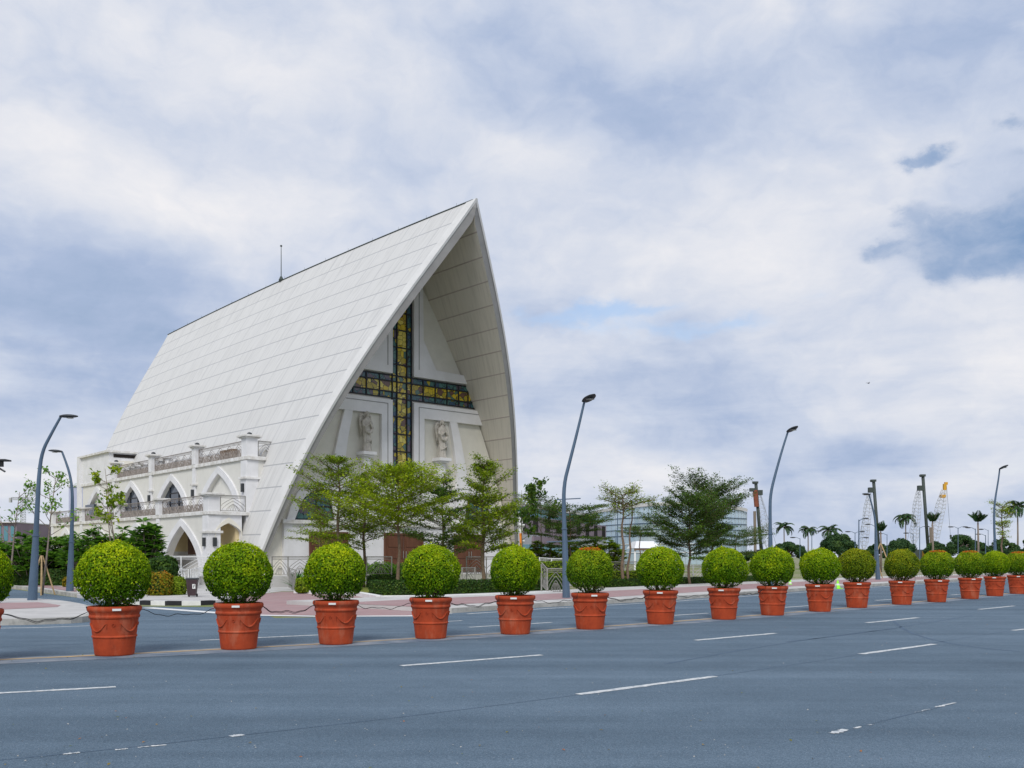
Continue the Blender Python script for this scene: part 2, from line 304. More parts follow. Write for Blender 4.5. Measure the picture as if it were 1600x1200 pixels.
# ------------------------------------------------------------------ mesh helpers
C = scene.collection
rng = np.random.default_rng(7); random.seed(7)
def tag(o, label=None, cat=None, group=None, kind=None):
    if label: o['label'] = label
    if cat: o['category'] = cat
    if group: o['group'] = group
    if kind: o['kind'] = kind
    return o
def empty(name, loc=(0, 0, 0), rz=0, label=None, cat=None, group=None):
    o = bpy.data.objects.new(name, None); C.objects.link(o); o.location = loc; o.rotation_euler = (0, 0, rz); o.empty_display_size = .3
    return tag(o, label, cat, group)
class MB:
    def __init__(s): s.v = []; s.f = []; s.uv = None
    def add(s, vs, fs):
        n = len(s.v); s.v += [tuple(p) for p in vs]; s.f += [tuple(i + n for i in f) for f in fs]; return s
    def box(s, x0, x1, y0, y1, z0, z1):
        return s.add([(x0, y0, z0), (x1, y0, z0), (x1, y1, z0), (x0, y1, z0), (x0, y0, z1), (x1, y0, z1), (x1, y1, z1), (x0, y1, z1)],
                     [(0, 3, 2, 1), (4, 5, 6, 7), (0, 1, 5, 4), (1, 2, 6, 5), (2, 3, 7, 6), (3, 0, 4, 7)])
    def cbox(s, c, d): return s.box(c[0] - d[0] / 2, c[0] + d[0] / 2, c[1] - d[1] / 2, c[1] + d[1] / 2, c[2] - d[2] / 2, c[2] + d[2] / 2)
    def prism(s, pts, f0, f1):
        """pts 2D polygon; f0, f1 map a 2D point to 3D on the front and back plane"""
        n = len(pts); vs = [f0(*p) for p in pts] + [f1(*p) for p in pts]
        return s.add(vs, [tuple(range(n)), tuple(range(2 * n - 1, n - 1, -1))] + [(i, i + n, (i + 1) % n + n, (i + 1) % n) for i in range(n)])
    def flat(s, pts, z0, z1): return s.prism(pts[::-1], lambda x, y: (x, y, z0), lambda x, y: (x, y, z1)) if False else s.prism(pts, lambda x, y: (x, y, z0), lambda x, y: (x, y, z1))
    def tube(s, path, r, n=8, cap=True):
        P = np.array(path, float); rs = np.broadcast_to(np.array(r, float), (len(P),))
        T = np.gradient(P, axis=0); T /= np.linalg.norm(T, axis=1)[:, None] + 1e-9
        up = np.array([0, 0, 1.]) if abs(T[0][2]) < .9 else np.array([1., 0, 0])
        base = len(s.v); vs = []
        for i in range(len(P)):
            a = np.cross(up, T[i]); a /= np.linalg.norm(a) + 1e-9; b_ = np.cross(T[i], a); up = b_ if abs(np.dot(b_, T[i])) < .5 else up
            for k in range(n):
                q = 2 * pi * k / n; vs.append(P[i] + rs[i] * (cos(q) * a + sin(q) * b_))
        fs = [(i * n + k, i * n + (k + 1) % n, (i + 1) * n + (k + 1) % n, (i + 1) * n + k) for i in range(len(P) - 1) for k in range(n)]
        if cap: fs += [tuple(range(n))[::-1], tuple(range((len(P) - 1) * n, len(P) * n))]
        return s.add(vs, fs)
    def lathe(s, prof, n=24, c=(0, 0, 0), sx=1, sy=1):
        vs = [(c[0] + r * cos(2 * pi * k / n) * sx, c[1] + r * sin(2 * pi * k / n) * sy, c[2] + z) for r, z in prof for k in range(n)]
        fs = [(i * n + k, i * n + (k + 1) % n, (i + 1) * n + (k + 1) % n, (i + 1) * n + k) for i in range(len(prof) - 1) for k in range(n)]
        fs += [tuple(range(n))[::-1], tuple(range((len(prof) - 1) * n, len(prof) * n))]
        return s.add(vs, fs)
    def ball(s, c, r, n=12, m_=8):
        return s.lathe([(max(.001, r[0] * sin(pi * i / m_)), -r[2] * cos(pi * i / m_)) for i in range(m_ + 1)], n, c, 1, r[1] / r[0])
    def build(s, name, m_, parent=None, smooth=False, label=None, cat=None, group=None, kind=None, bevel=0, angle=None):
        me = bpy.data.meshes.new(name); me.from_pydata(s.v, [], s.f); me.update()
        if s.uv is not None:
            uvl = me.uv_layers.new(name='UVMap'); li = np.zeros(len(me.loops), int); me.loops.foreach_get('vertex_index', li)
            uvl.data.foreach_set('uv', np.array(s.uv, float)[li].ravel())
        o = bpy.data.objects.new(name, me); C.objects.link(o)
        if m_: me.materials.append(m_)
        if smooth:
            me.polygons.foreach_set('use_smooth', [True] * len(me.polygons))
            if angle:
                try: me.set_sharp_from_angle(angle=radians(angle))
                except Exception: pass
        if bevel:
            b = o.modifiers.new('bevel', 'BEVEL'); b.width = bevel; b.segments = 2; b.limit_method = 'ANGLE'
        if parent: o.parent = parent
        return tag(o, label, cat, group, kind)

def leaf_mesh(name, m_, pos, nrm, size, tint, parent=None, aspect=.55, along=None, **kw):
    """a cloud of pointed leaves: pos (n,3), nrm (n,3), size (n,), tint (n,)"""
    n = len(pos); nrm = nrm / (np.linalg.norm(nrm, axis=1)[:, None] + 1e-9)
    t = rng.normal(size=(n, 3)) if along is None else along + rng.normal(size=(n, 3)) * .25
    t -= nrm * (t * nrm).sum(1)[:, None]; t /= np.linalg.norm(t, axis=1)[:, None] + 1e-9
    b_ = np.cross(nrm, t); s_ = size[:, None]
    v = np.stack([pos - t * s_ * .5, pos + b_ * s_ * aspect * .5 + nrm * s_ * .06, pos + t * s_ * .5 - nrm * s_ * .08, pos - b_ * s_ * aspect * .5 + nrm * s_ * .06], 1).reshape(-1, 3)
    me = bpy.data.meshes.new(name); me.vertices.add(4 * n); me.vertices.foreach_set('co', v.ravel().astype(np.float32))
    me.loops.add(4 * n); me.loops.foreach_set('vertex_index', np.arange(4 * n, dtype=np.int32))
    me.polygons.add(n); me.polygons.foreach_set('loop_start', np.arange(0, 4 * n, 4, dtype=np.int32)); me.polygons.foreach_set('loop_total', np.full(n, 4, dtype=np.int32))
    at = me.attributes.new('tint', 'FLOAT', 'POINT'); at.data.foreach_set('value', np.repeat(np.clip(tint, 0, 1), 4).astype(np.float32))
    me.update(); me.validate(); me.materials.append(m_)
    o = bpy.data.objects.new(name, me); C.objects.link(o)
    if parent: o.parent = parent
    return tag(o, kw.get('label'), kw.get('cat'), kw.get('group'), kw.get('kind'))

def G(x, y, z=0.0):
    d = F * (EYE - z) / (y - HZ); return ((x - 800) / F * d, d, z)
def G2(x, y): g = G(x, y); return (g[0], g[1])
def AT(x, d, z=0.0): return ((x - 800) / F * d, d, z)
def HT(y, d): return EYE + (HZ - y) / F * d

# ------------------------------------------------------------------ ground, road, pavements
def sheet(name, pts, z, m_, kind='structure', label=None):
    mb = MB(); mb.add([(x, y, z) for x, y in pts], [tuple(range(len(pts)))]); return mb.build(name, m_, kind=kind, label=label)
g = MB(); g.add([(-2500, -300, 0), (2500, -300, 0), (2500, 4000, 0), (-2500, 4000, 0)], [(0, 1, 2, 3)]); g.build('ground', M['ground'], kind='structure')
farkerb = [(560, 963.5), (640, 962), (700, 958), (840, 949), (925, 944.5), (1010, 940), (1100, 934), (1200, 927), (1310, 919.5), (1400, 914), (1500, 908), (1600, 903), (1750, 898)]
fk = [G2(x, y) for x, y in farkerb]
nearside = [(60, 60), (60, -25), (-60, -25), (-60, 12)]
rd = [(-60, 26), G2(-250, 956)] + [G2(0, 985)] + [G2(140, 985)] + fk + [(120, 75), (120, -25), (-60, -25)]
left_street = [G2(-400, 926), G2(-200, 919), G2(0, 918), G2(60, 926), G2(135, 936), G2(218, 948), G2(380, 949), G2(430, 966), G2(140, 990), G2(-300, 990)]
road = MB(); road.add([(-90, -30, .004), (160, -30, .004), (160, 84, .004)] + [(x, y, .004) for x, y in reversed(fk)] + [(x, y, .004) for x, y in [G2(430, 966), G2(380, 949), G2(218, 948), G2(135, 936), G2(60, 926), G2(0, 918), G2(-200, 919), G2(-400, 926)]] + [(-90, 26, .004)],
                      [tuple(range(3 + len(fk) + 9))])
road.build('road', M['asphalt'], kind='structure')
def raised(name, pts, h, m_, z0=0.0):
    mb = MB(); mb.prism(pts, lambda x, y: (x, y, h), lambda x, y: (x, y, z0 - .05)); o = mb.build(name, m_, kind='structure'); return o
def offset(pts, d):
    P = np.array(pts); T = np.gradient(P, axis=0); T /= np.linalg.norm(T, axis=1)[:, None]; N = np.stack([-T[:, 1], T[:, 0]], 1); return [tuple(p) for p in P + N * d]
def resample(pts, step):
    P = np.array(pts, float); L = np.r_[0, np.cumsum(np.linalg.norm(np.diff(P, axis=0), axis=1))]; n = max(2, int(L[-1] / step) + 1); q = np.linspace(0, L[-1], n)
    return [tuple(p) for p in np.stack([np.interp(q, L, P[:, i]) for i in range(P.shape[1])], 1)]
def smoothpath(pts, it=2):
    P = [np.array(p, float) for p in pts]
    for _ in range(it):
        Q = [P[0]]
        for a, b in zip(P[:-1], P[1:]): Q += [a * .75 + b * .25, a * .25 + b * .75]
        P = Q + [P[-1]]
    return [tuple(p) for p in P]
def strip(name, pts, wd, z, m_, h=0, seg=None, **kw):
    a = offset(pts, wd / 2); b_ = offset(pts, -wd / 2); mb = MB(); n = len(pts)
    if h == 0: mb.add([(x, y, z) for x, y in a + b_], [(i, n + i, n + i + 1, i + 1) for i in range(n - 1)])
    else:
        for i in range(n - 1): mb.add([(*a[i], z), (*b_[i], z), (*b_[i + 1], z), (*a[i + 1], z), (*a[i], z + h), (*b_[i], z + h), (*b_[i + 1], z + h), (*a[i + 1], z + h)],
                                      [(0, 1, 2, 3), (4, 7, 6, 5), (0, 4, 5, 1), (2, 6, 7, 3)] + ([(0, 3, 7, 4)]) + [(1, 5, 6, 2)])
    return mb.build(name, m_, kind='structure', **kw)
# right-hand sidewalk along the far kerb
kfull = fk[2:]
walk_back = offset(kfull, 7.5)
raised('sidewalk', kfull + [tuple(p) for p in reversed(walk_back)], .13, M['concrete'])
strip('kerb', offset(kfull, -.08), .16, 0.0, M['kerb'], h=.145)
strip('brick_path', offset(kfull, 3.2), 3.6, .136, M['brick'])
strip('gutter_line', offset(kfull, -.75), .13, .009, M['line'])
# driveway of pink pavers into the church forecourt
sheet('driveway', [G2(385, 961), G2(330, 951), G2(345, 945), G2(395, 930), G2(440, 925), G2(560, 925), G2(640, 938), G2(700, 957), G2(640, 962.5)], .008, M['brick'])
strip('driveway_edge', [G2(230, 950), G2(300, 955), G2(385, 961.5), G2(500, 963.5), G2(640, 963), G2(700, 959)], .4, .012, M['kerb_white'])
# forecourt paving reaching back to the church
sheet('forecourt_paving', [G2(300, 941), G2(345, 944), G2(395, 929.5), G2(440, 924), G2(560, 924), G2(760, 924), G2(900, 915), (14, 78), (-45, 78), G2(150, 900), G2(236, 915)], .0065, M['concrete'])
# left corner sidewalk with the striped kerb
corner = smoothpath([G2(120, 934), G2(160, 940), G2(215, 945), G2(280, 946.5), G2(345, 945), G2(375, 936), G2(372, 927), G2(345, 919), G2(322, 914.5)], 2)
raised('corner_sidewalk', corner + [G2(250, 905), G2(120, 905)], .13, M['concrete'])
cs = resample(corner, .55); k0 = 8
for nm, mt, par in (('striped_kerb', M['kerb_white'], 0), ('striped_kerb', M['kerb_black'], 1)):
    mb = MB(); a = offset(cs, .09); b_ = offset(cs, -.09)
    for i in range(k0, len(cs) - 1):
        if i % 2 == par:
            mb.add([(*a[i], 0), (*b_[i], 0), (*b_[i + 1], 0), (*a[i + 1], 0), (*a[i], .15), (*b_[i], .15), (*b_[i + 1], .15), (*a[i + 1], .15)], [(0, 1, 2, 3), (4, 7, 6, 5), (0, 4, 5, 1), (2, 6, 7, 3), (0, 3, 7, 4), (1, 5, 6, 2)])
    mb.build(nm, mt, kind='structure')
# left verge beyond the side street
lk = smoothpath([G2(-400, 922), G2(-200, 916), G2(0, 916.5), G2(60, 924), G2(120, 933)], 2)
lv_ = lk + [G2(120, 895), G2(-60, 893), G2(-400, 893)]
raised('left_sidewalk', lv_, .12, M['concrete'])
strip('left_kerb', lk, .2, 0, M['kerb'], h=.15)
sheet('left_brick_path', [G2(-120, 914), G2(0, 914.5), G2(60, 921), G2(122, 930), G2(125, 924), G2(60, 916), G2(-120, 909)], .126, M['brick'])
sheet('verge', [G2(-300, 909), G2(0, 911), G2(60, 916), G2(125, 921), G2(150, 905), G2(100, 896), G2(-300, 896)], .13, M['dry_grass'])
# traffic island with the tall lamp on the left
isl = smoothpath([G2(-300, 952), G2(0, 941), G2(60, 941), G2(110, 946), G2(146, 955), G2(148, 965), G2(135, 973), G2(60, 976), G2(0, 977), G2(-300, 985)], 2)
raised('traffic_island', isl, .14, M['concrete'])
strip('island_kerb', isl[len(isl) // 2 - 3:], .22, 0, M['kerb'], h=.15)
sheet('island_brick', [G2(-200, 955), G2(0, 949), G2(60, 948), G2(95, 953), G2(90, 956), G2(0, 960.5), G2(-200, 967)], .146, M['brick'])
strip('gutter_line_left', [G2(-200, 990), G2(0, 982), G2(60, 981), G2(145, 978)], .12, .008, M['line'])

# pots' line (ground contact of each pot)
POTS = [(-42, 1037, 124), (179, 1026, 121), (373, 1016, 114), (525, 1008, 103), (673, 999, 98), (805, 992, 88), (922, 984, 79), (1032, 976, 80), (1131, 968.5, 74), (1207, 962, 74), (1281, 956, 66),
        (1339, 950, 61), (1409, 945, 57), (1463.5, 941, 54), (1515.5, 936, 51), (1554.5, 931.5, 46), (1590, 928, 44)]
pl = [G2(-500, 1058)] + [G2(x, y - 1.2) for x, y, _ in POTS] + [G2(1640, 924), G2(1760, 917)]
P_ = np.array(pl[1:-2]); tt = np.arange(len(P_)); cx_ = np.polyfit(tt, P_[:, 0], 3); cy_ = np.polyfit(tt, P_[:, 1], 3)
medline = [(np.polyval(cx_, q), np.polyval(cy_, q)) for q in np.linspace(-2, len(P_) + 4, 60)]
strip('median_strip', medline, .95, .0075, M['dust'])
strip('median_line', offset(medline, .18), .14, .0115, M['yellow_line'])
# road dashes
mk = MB()
def dash(a, b, wd, seed=0):
    p, q = np.array(G2(*a)), np.array(G2(*b)); t = (q - p) / np.linalg.norm(q - p); n = np.array([-t[1], t[0]]); r = np.random.default_rng(seed); L = []; R_ = []
    k = 14
    for i in range(k + 1):
        c = p + (q - p) * i / k; L.append(c + n * (wd / 2 + r.normal() * .008)); R_.append(c - n * (wd / 2 + r.normal() * .008))
    vs = [(*x, .0085) for x in L + R_]; mk.add(vs, [(i, k + 1 + i, k + 2 + i, i + 1) for i in range(k)])
for i, (a, b_, wd) in enumerate([((-60, 1087), (181, 1074), .12), ((627, 1041), (846, 1024), .13), ((1087, 1001), (1212, 990), .14), ((1355, 973.5), (1434, 965.5), .14), ((1530, 952.5), (1585, 947), .14),
                   ((903, 1086), (1117, 1057.5), .12), ((1345, 1022.5), (1460, 1007), .12), ((1583, 985.5), (1660, 977), .12),
                   ((312, 1001), (500, 992.5), .13), ((733, 980.5), (862, 973), .13), ((1052, 962), (1106, 958.5), .13), ((1225, 949.5), (1266, 946.5), .14), ((1368, 938.5), (1398, 936.5), .14), ((1486, 930), (1500, 929), .14),
                   ((1300, 1147), (1322, 1141), .07), ((1334, 1139), (1346, 1136.5), .03), ((1358, 1134), (1362, 1133), .02), ((1430, 1114), (1452, 1109), .012), ((1462, 1106), (1492, 1099), .03), ((360, 1152), (380, 1149), .08), ((180, 1173), (200, 1171), .04), ((215, 1169), (260, 1165), .03), ((98, 1180), (125, 1177), .04), ((690, 972), (722, 970), .1)]):
    dash(a, b_, wd, i)
mk.build('road_markings', M['line'], kind='structure')
sm = MB()
def seam(px, wd, seed=1):
    p = resample(smoothpath([G2(*q) for q in px], 2), .25); r = np.random.default_rng(seed); a = offset(p, wd / 2); b2 = offset(p, -wd / 2); n = len(p)
    a = [(x + r.normal() * .006, y + r.normal() * .006) for x, y in a]
    sm.add([(x, y, .0062) for x, y in a + b2], [(i, n + i, n + i + 1, i + 1) for i in range(n - 1)])
seam([(-80, 1195), (100, 1180), (400, 1147), (640, 1120), (900, 1087), (1120, 1057), (1340, 1024), (1590, 984), (1700, 968)], .018)
seam([(1330, 1139), (1390, 1125), (1500, 1098)], .008, 3)
seam([(1395, 970), (1420, 990), (1490, 1008), (1600, 1020), (1720, 1026)], .07, 4)
seam([(1230, 1003), (1330, 992), (1440, 975), (1520, 962)], .05, 5)
seam([(1040, 1038), (1180, 1012), (1330, 990), (1400, 983)], .04, 6)
seam([(0, 1004), (300, 995), (640, 982), (900, 965), (1200, 945)], .03, 7)
seam([(0, 1011), (200, 1004), (400, 997)], .05, 8)
sm.build('road_seams', M['tar'], kind='structure')

# ------------------------------------------------------------------ church
UX, UY = .75, .6616
CH = np.array([-6.92, 60.0]); ROT = atan2(UY, UX)
church = empty('church', (CH[0], CH[1], 0), ROT, 'tall white church with curved pointed roof and stained glass cross', 'church')
def FS(x, y, v=0.0):
    r = (x - 800) / F; s = (r * (CH[1] + v * UX) - CH[0] + v * UY) / (UX - r * UY); d = CH[1] + v * UX + s * UY; return s, EYE + (HZ - y) / F * d
def WORLD(s, v, z=0.0): return (CH[0] + s * UX - v * UY, CH[1] + s * UY + v * UX, z)
H = 21.9
kn = np.array([0, .2, .4, .6, .8, 1.])
pw_ = np.polyfit(kn, [10.25, 8.84, 7.30, 5.22, 2.70, 0], 4); pa_ = np.polyfit(kn, [0, 1.0, 2.6, 4.3, 5.95, 7.38], 4)
def WZ(z, t_=0): return max(0.0, float(np.polyval(pw_, z / H)))
def AZ(z): return max(0.0, float(np.polyval(pa_, z / H)))
def BZ(z): q = z / H; return 32.5 + 2.75 * q + 1.9 * q * q
NZ, NT_ = 56, 44
zs = [H * (i / NZ) for i in range(NZ + 1)]
arc = [0]
for i in range(NZ): arc.append(arc[-1] + hypot(zs[i + 1] - zs[i], WZ(zs[i + 1]) - WZ(zs[i])))
arc = [arc[-1] - a for a in arc]
def roof_surface(thick, z_drop):
    mb = MB(); mb.uv = []
    for side in (-1, 1):
        base = len(mb.v)
        for j, z in enumerate(zs):
            for i in range(NT_ + 1):
                t_ = i / NT_; v = -AZ(z) + t_ * (AZ(z) + BZ(z)); th_ = thick * (.38 + .62 * max(0.0, min(1.0, (-.2 - v) / max(.3, AZ(z))))) if thick else 0; ww = max(0, WZ(z) - th_ * (1 if z < H - .01 else 0)); bul = .30 * 4 * t_ * (1 - t_) * (z / H)
                mb.v.append((side * ww, v, z + bul - z_drop * (z / H))); mb.uv.append((t_ * 21, arc[j] / 1.42))
        for j in range(NZ):
            for i in range(NT_):
                q = base + j * (NT_ + 1) + i; f = (q, q + 1, q + NT_ + 2, q + NT_ + 1); mb.f.append(f if side > 0 else f[::-1])
    return mb
roof = roof_surface(0, 0).build('roof', M['roof'], church, smooth=True)
sof = roof_surface(.36, .5).build('soffit', M['soffit'], church, smooth=True)
# front and back cut faces, verge bands
for nm, m_, endf, sg in (('roof_edge', M['cut_edge'], lambda z: -AZ(z), -1), ('roof_edge', M['cut_edge'], BZ, 1)):
    mb = MB()
    for side in (-1, 1):
        for j in range(NZ):
            z0, z1 = zs[j], zs[j + 1]
            mb.add([(side * WZ(z0), endf(z0), z0), (side * max(0, WZ(z0) - .36), endf(z0), z0 - .5 * z0 / H), (side * max(0, WZ(z1) - (.36 if j < NZ - 1 else 0)), endf(z1), z1 - .5 * z1 / H), (side * WZ(z1), endf(z1), z1)], [(0, 1, 2, 3)])
    mb.build(nm, m_, roof)
mb = MB()
for side in (-1, 1):
    n0 = len(mb.v)
    for z in zs:
        for (dv, o_) in ((-.06, -.10), (-.06, .035), (.85, .035), (.85, -.02)):
            mb.v.append((side * (WZ(z) + o_), -AZ(z) + dv, z + (.03 if o_ > 0 else 0)))
    for j in range(NZ):
        for k in range(3):
            q = n0 + j * 4 + k; mb.f.append((q, q + 1, q + 5, q + 4))
mb.build('roof_verge', M['roof_edge'], roof)
mb = MB(); n = 30
mb.tube([(0, -AZ(H) + .3 + (AZ(H) + BZ(H) - .3) * i / n, H + .03 + .3 * 4 * (i / n) * (1 - i / n)) for i in range(n + 1)], .045, 6)
for i in range(1, n, 2): mb.tube([(-.02, -AZ(H) + .3 + (AZ(H) + BZ(H) - .3) * i / n, H + .3 * 4 * (i / n) * (1 - i / n)), (-.02, -AZ(H) + .3 + (AZ(H) + BZ(H) - .3) * i / n, H + .22 + .3 * 4 * (i / n) * (1 - i / n))], .008, 4)
mb.build('ridge_cap', M['crane_dark'], roof)
mb = MB(); vr = 15.6; zr = H + .27
mb.tube([(0, vr, zr), (0, vr, zr + 2.6)], [.035, .022], 6); mb.lathe([(.16, 0), (.2, .1), (.08, .35), (.03, .4)], 8, (0, vr, zr)); mb.ball((0, vr, zr + 2.65), (.09, .09, .07), 8, 6)
mb.build('lightning_rod', M['crane_dark'], church)
# front wall
mb = MB(); pts = [(-(WZ(z) - .15), z) for z in zs[:-3]] + [(WZ(z) - .3, z) for z in reversed(zs[:-3])]
mb.prism(pts[::-1], lambda s, z: (s, 0, z), lambda s, z: (s, .4, z)); mb.build('front_wall', M['beige_wall'], church)
mb = MB(); mb.prism([(-(WZ(z) - .15), z) for z in zs[:-3]] + [(WZ(z) - .3, z) for z in reversed(zs[:-3])], lambda s, z: (s, 30.5, z), lambda s, z: (s, 31, z)); mb.build('back_wall', M['white_wall'], church)
# cross window
def fpr(mb, pts, v0, v1): mb.prism(pts, lambda s, z: (s, v0, z), lambda s, z: (s, v1, z))
CW, CB, CT, HB0, HB1 = .72, 6.0, 19.3, 11.45, 12.85
def inner(z, m_=.17): return WZ(z) - m_
mb = MB()
mb.box(-.37, .37, -.03, .01, CB, CT)
for sgn in (-1, 1): mb.prism([(sgn * .37, 11.82), (sgn * .37, 12.48), (sgn * inner(12.48), 12.48), (sgn * inner(11.82), 11.82)], lambda s, z: (s, -.03, z), lambda s, z: (s, .01, z))
xw = empty('cross_window'); xw.parent = church
mb.build('stained_glass', M['glass_yellow'], xw, label='yellow stained glass panes')
mb = MB()
for sgn in (-1, 1):
    mb.box(min(sgn * .37, sgn * CW), max(sgn * .37, sgn * CW), -.03, .01, CB, 11.45); mb.box(min(sgn * .37, sgn * CW), max(sgn * .37, sgn * CW), -.03, .01, 12.85, CT)
    for z0, z1 in ((11.45, 11.82), (12.48, 12.85)): mb.prism([(sgn * .37, z0), (sgn * .37, z1), (sgn * inner(z1), z1), (sgn * inner(z0), z0)], lambda s, z: (s, -.03, z), lambda s, z: (s, .01, z))
mb.build('stained_glass', M['glass_teal'], xw, label='teal stained glass panes')
mb = MB(); t2 = .035
for s in (-.72, -.37, .37, .72): mb.box(s - t2, s + t2, -.10, .0, CB, CT)
z = CB
while z < CT:
    if not (11.3 < z < 13): mb.box(-.72 + t2, .72 - t2, -.09, -.032, z - t2, z + t2)
    z += 1.08
for z in (11.45, 11.82, 12.48, 12.85):
    mb.box(-inner(z), -.72 - t2, -.095, 0, z - t2, z + t2); mb.box(.72 + t2, inner(z), -.095, 0, z - t2, z + t2); mb.box(-.72 + t2, .72 - t2, -.088, -.032, z - t2, z + t2)
for s in (1.65, 2.6, 3.55, 4.5, 5.3):
    for sg in (-1, 1):
        zt = 12.85
        while inner(zt) < s and zt > 11.5: zt -= .1
        mb.box(sg * s - t2, sg * s + t2, -.085, 0, HB0, zt)
mb.build('mullions', M['mullion'], xw)
# white relief bands (right side outlined, left side mirrored)
def both(polys, v0, v1, name, m_):
    mb = MB()
    for P in polys:
        for sg in (-1, 1):
            Q = [(sg * s, z) for s, z in P]; mb.prism(Q if sg < 0 else Q[::-1], lambda s, z: (s, v0, z), lambda s, z: (s, v1, z))
    return mb.build(name, m_, church, bevel=.02)
CE = .80
up = [(CE, 13.0), (CE, 19.2), (inner(19.2), 19.2)] if inner(19.2) < 1.6 else [(CE, 13.0), (CE, 19.0), (1.55, 19.0)]
upper = [[(CE, 12.93), (CE, 19.0), (1.5, 19.0), (1.55, 15.3), (1.95, 14.6), (2.55, 13.55), (inner(13.5) - .02, 13.5), (inner(12.95) - .02, 12.95)]]
def fs(x, y): return FS(x, y)
lowerP = [
    [(CE, 11.3), (inner(11.3) - .02, 11.3), (inner(10.35) - .02, 10.35), (1.62, 10.35), (1.62, 6.0), (CE, 6.0)],                     # band under the arm and down beside the shaft
    [(3.66, 10.35), (4.25, 10.35), (4.62, 9.0), (5.02, 7.3), (5.1, 6.6), (5.55, 6.05), (4.2, 6.05), (4.25, 7.0), (4.0, 8.7)],           # leaning leg
    [(CE, 6.0), (6.3, 6.0), (7.6, 5.3), (7.95, 4.2), (8.05, 3.55), (CE, 3.55)] if False else [(CE - 1.6 if False else 0, 6.0), (5.6, 6.0), (6.1, 5.6), (6.1, 3.62), (0, 3.62)],
]
both(upper + lowerP[:2], -.26, -.001, 'relief_band', M['relief'])
mb = MB(); base = [(-8.2, 0), (8.2, 0), (8.15, 3.6), (-8.15, 3.6)]
mb.box(-8.2, 8.2, -.24, -.001, 0, 3.5); mb.build('base_wall', M['white_wall'], church)
mb = MB(); mb.box(-8.35, 8.35, -.42, -.001, 3.5, 3.72); mb.build('ledge', M['cornice'], church)
mb = MB()
for sg in (-1, 1):   # white surround of the low side windows (curved outer edge) and the zone between them
    P = [(5.55, 6.04), (6.5, 6.15), (7.3, 5.3), (7.75, 4.5), (8.0, 3.73), (7.5, 3.73), (7.25, 4.3), (6.9, 5.0), (6.3, 5.45), (5.2, 5.5), (4.85, 3.73), (4.2, 3.73), (4.1, 6.04)]
    Q = [(sg * s, z) for s, z in P]; mb.prism(Q if sg < 0 else Q[::-1], lambda s, z: (s, -.2, z), lambda s, z: (s, -.001, z))
mb.box(-4.08, 4.08, -.2, -.001, 3.73, 5.99)
mb.build('window_surround', M['relief'], church)
for sg in (-1, 1):
    fr = MB(); P = [(4.9, 3.75), (5.25, 5.47), (6.28, 5.42), (6.85, 4.98), (7.2, 4.3), (7.45, 3.75)]; Q = [(sg * s, z) for s, z in P]; fr.prism(Q if sg < 0 else Q[::-1], lambda s, z: (s, -.05, z), lambda s, z: (s, -.002, z))
    wi = fr.build('side_window', M['glass_teal'], church)
    f2 = MB()
    for k in range(len(Q)): a, b_ = Q[k], Q[(k + 1) % len(Q)]; f2.tube([(a[0], -.09, a[1]), (b_[0], -.09, b_[1])], .05, 4)
    f2.box(sg * 6.05 - .04, sg * 6.05 + .04, -.1, -.052, 3.8, 5.4); f2.box(min(sg * 5.05, sg * 7.2), max(sg * 5.05, sg * 7.2), -.1, -.053, 4.5, 4.58)
    f2.build('frame', M['mullion'], wi)
# incised grooves
mb = MB()
for sg in (-1, 1):
    mb.box(*sorted((sg * 1.2, sg * (inner(11.0) - .1))), -.285, -.262, 11.02, 11.06)
    mb.box(*sorted((sg * 1.16, sg * 1.2)), -.285, -.262, 6.2, 11.06)
    mb.box(*sorted((sg * 1.16, sg * 1.2)), -.285, -.262, 13.4, 18.6)
mb.build('groove', M['cut_edge'], church)
# doors
for s0, s1 in ((-6.5, -4.15), (-1.35, 1.35), (4.1, 6.35)):
    fr = MB(); fr.box(s0 - .12, s0, -.34, -.241, .6, 3.07); fr.box(s1, s1 + .12, -.34, -.241, .6, 3.07); fr.box(s0, s1, -.34, -.241, 2.95, 3.07)
    mid = (s0 + s1) / 2; dr = MB(); dr.box(s0, mid - .02, -.30, -.242, .6, 2.95); dr.box(mid + .02, s1, -.30, -.242, .6, 2.95)
    for a, b_ in ((s0, mid), (mid, s1)):
        for zz in (.8, 1.5, 2.2): dr.box(a + .15, b_ - .15, -.33, -.301, zz, zz + .55)
    d_ = dr.build('door', M['wood'], church, bevel=.01); fr.build('door_frame', M['wood'], d_)
    hd = MB(); hd.tube([(mid - .1, -.38, 1.5), (mid - .1, -.38, 1.95)], .025, 6); hd.tube([(mid + .1, -.38, 1.5), (mid + .1, -.38, 1.95)], .025, 6); hd.build('handle', M['iron'], d_)
# wall lanterns on facade
for s in (-7.6, 7.7):
    lb = MB(); lb.cbox((s, -.1 if False else -.12, 4.9 if s > 0 else 2.9), (.35, .22, .1)); lb.build('wall_light', M['lamp_dark'], church)
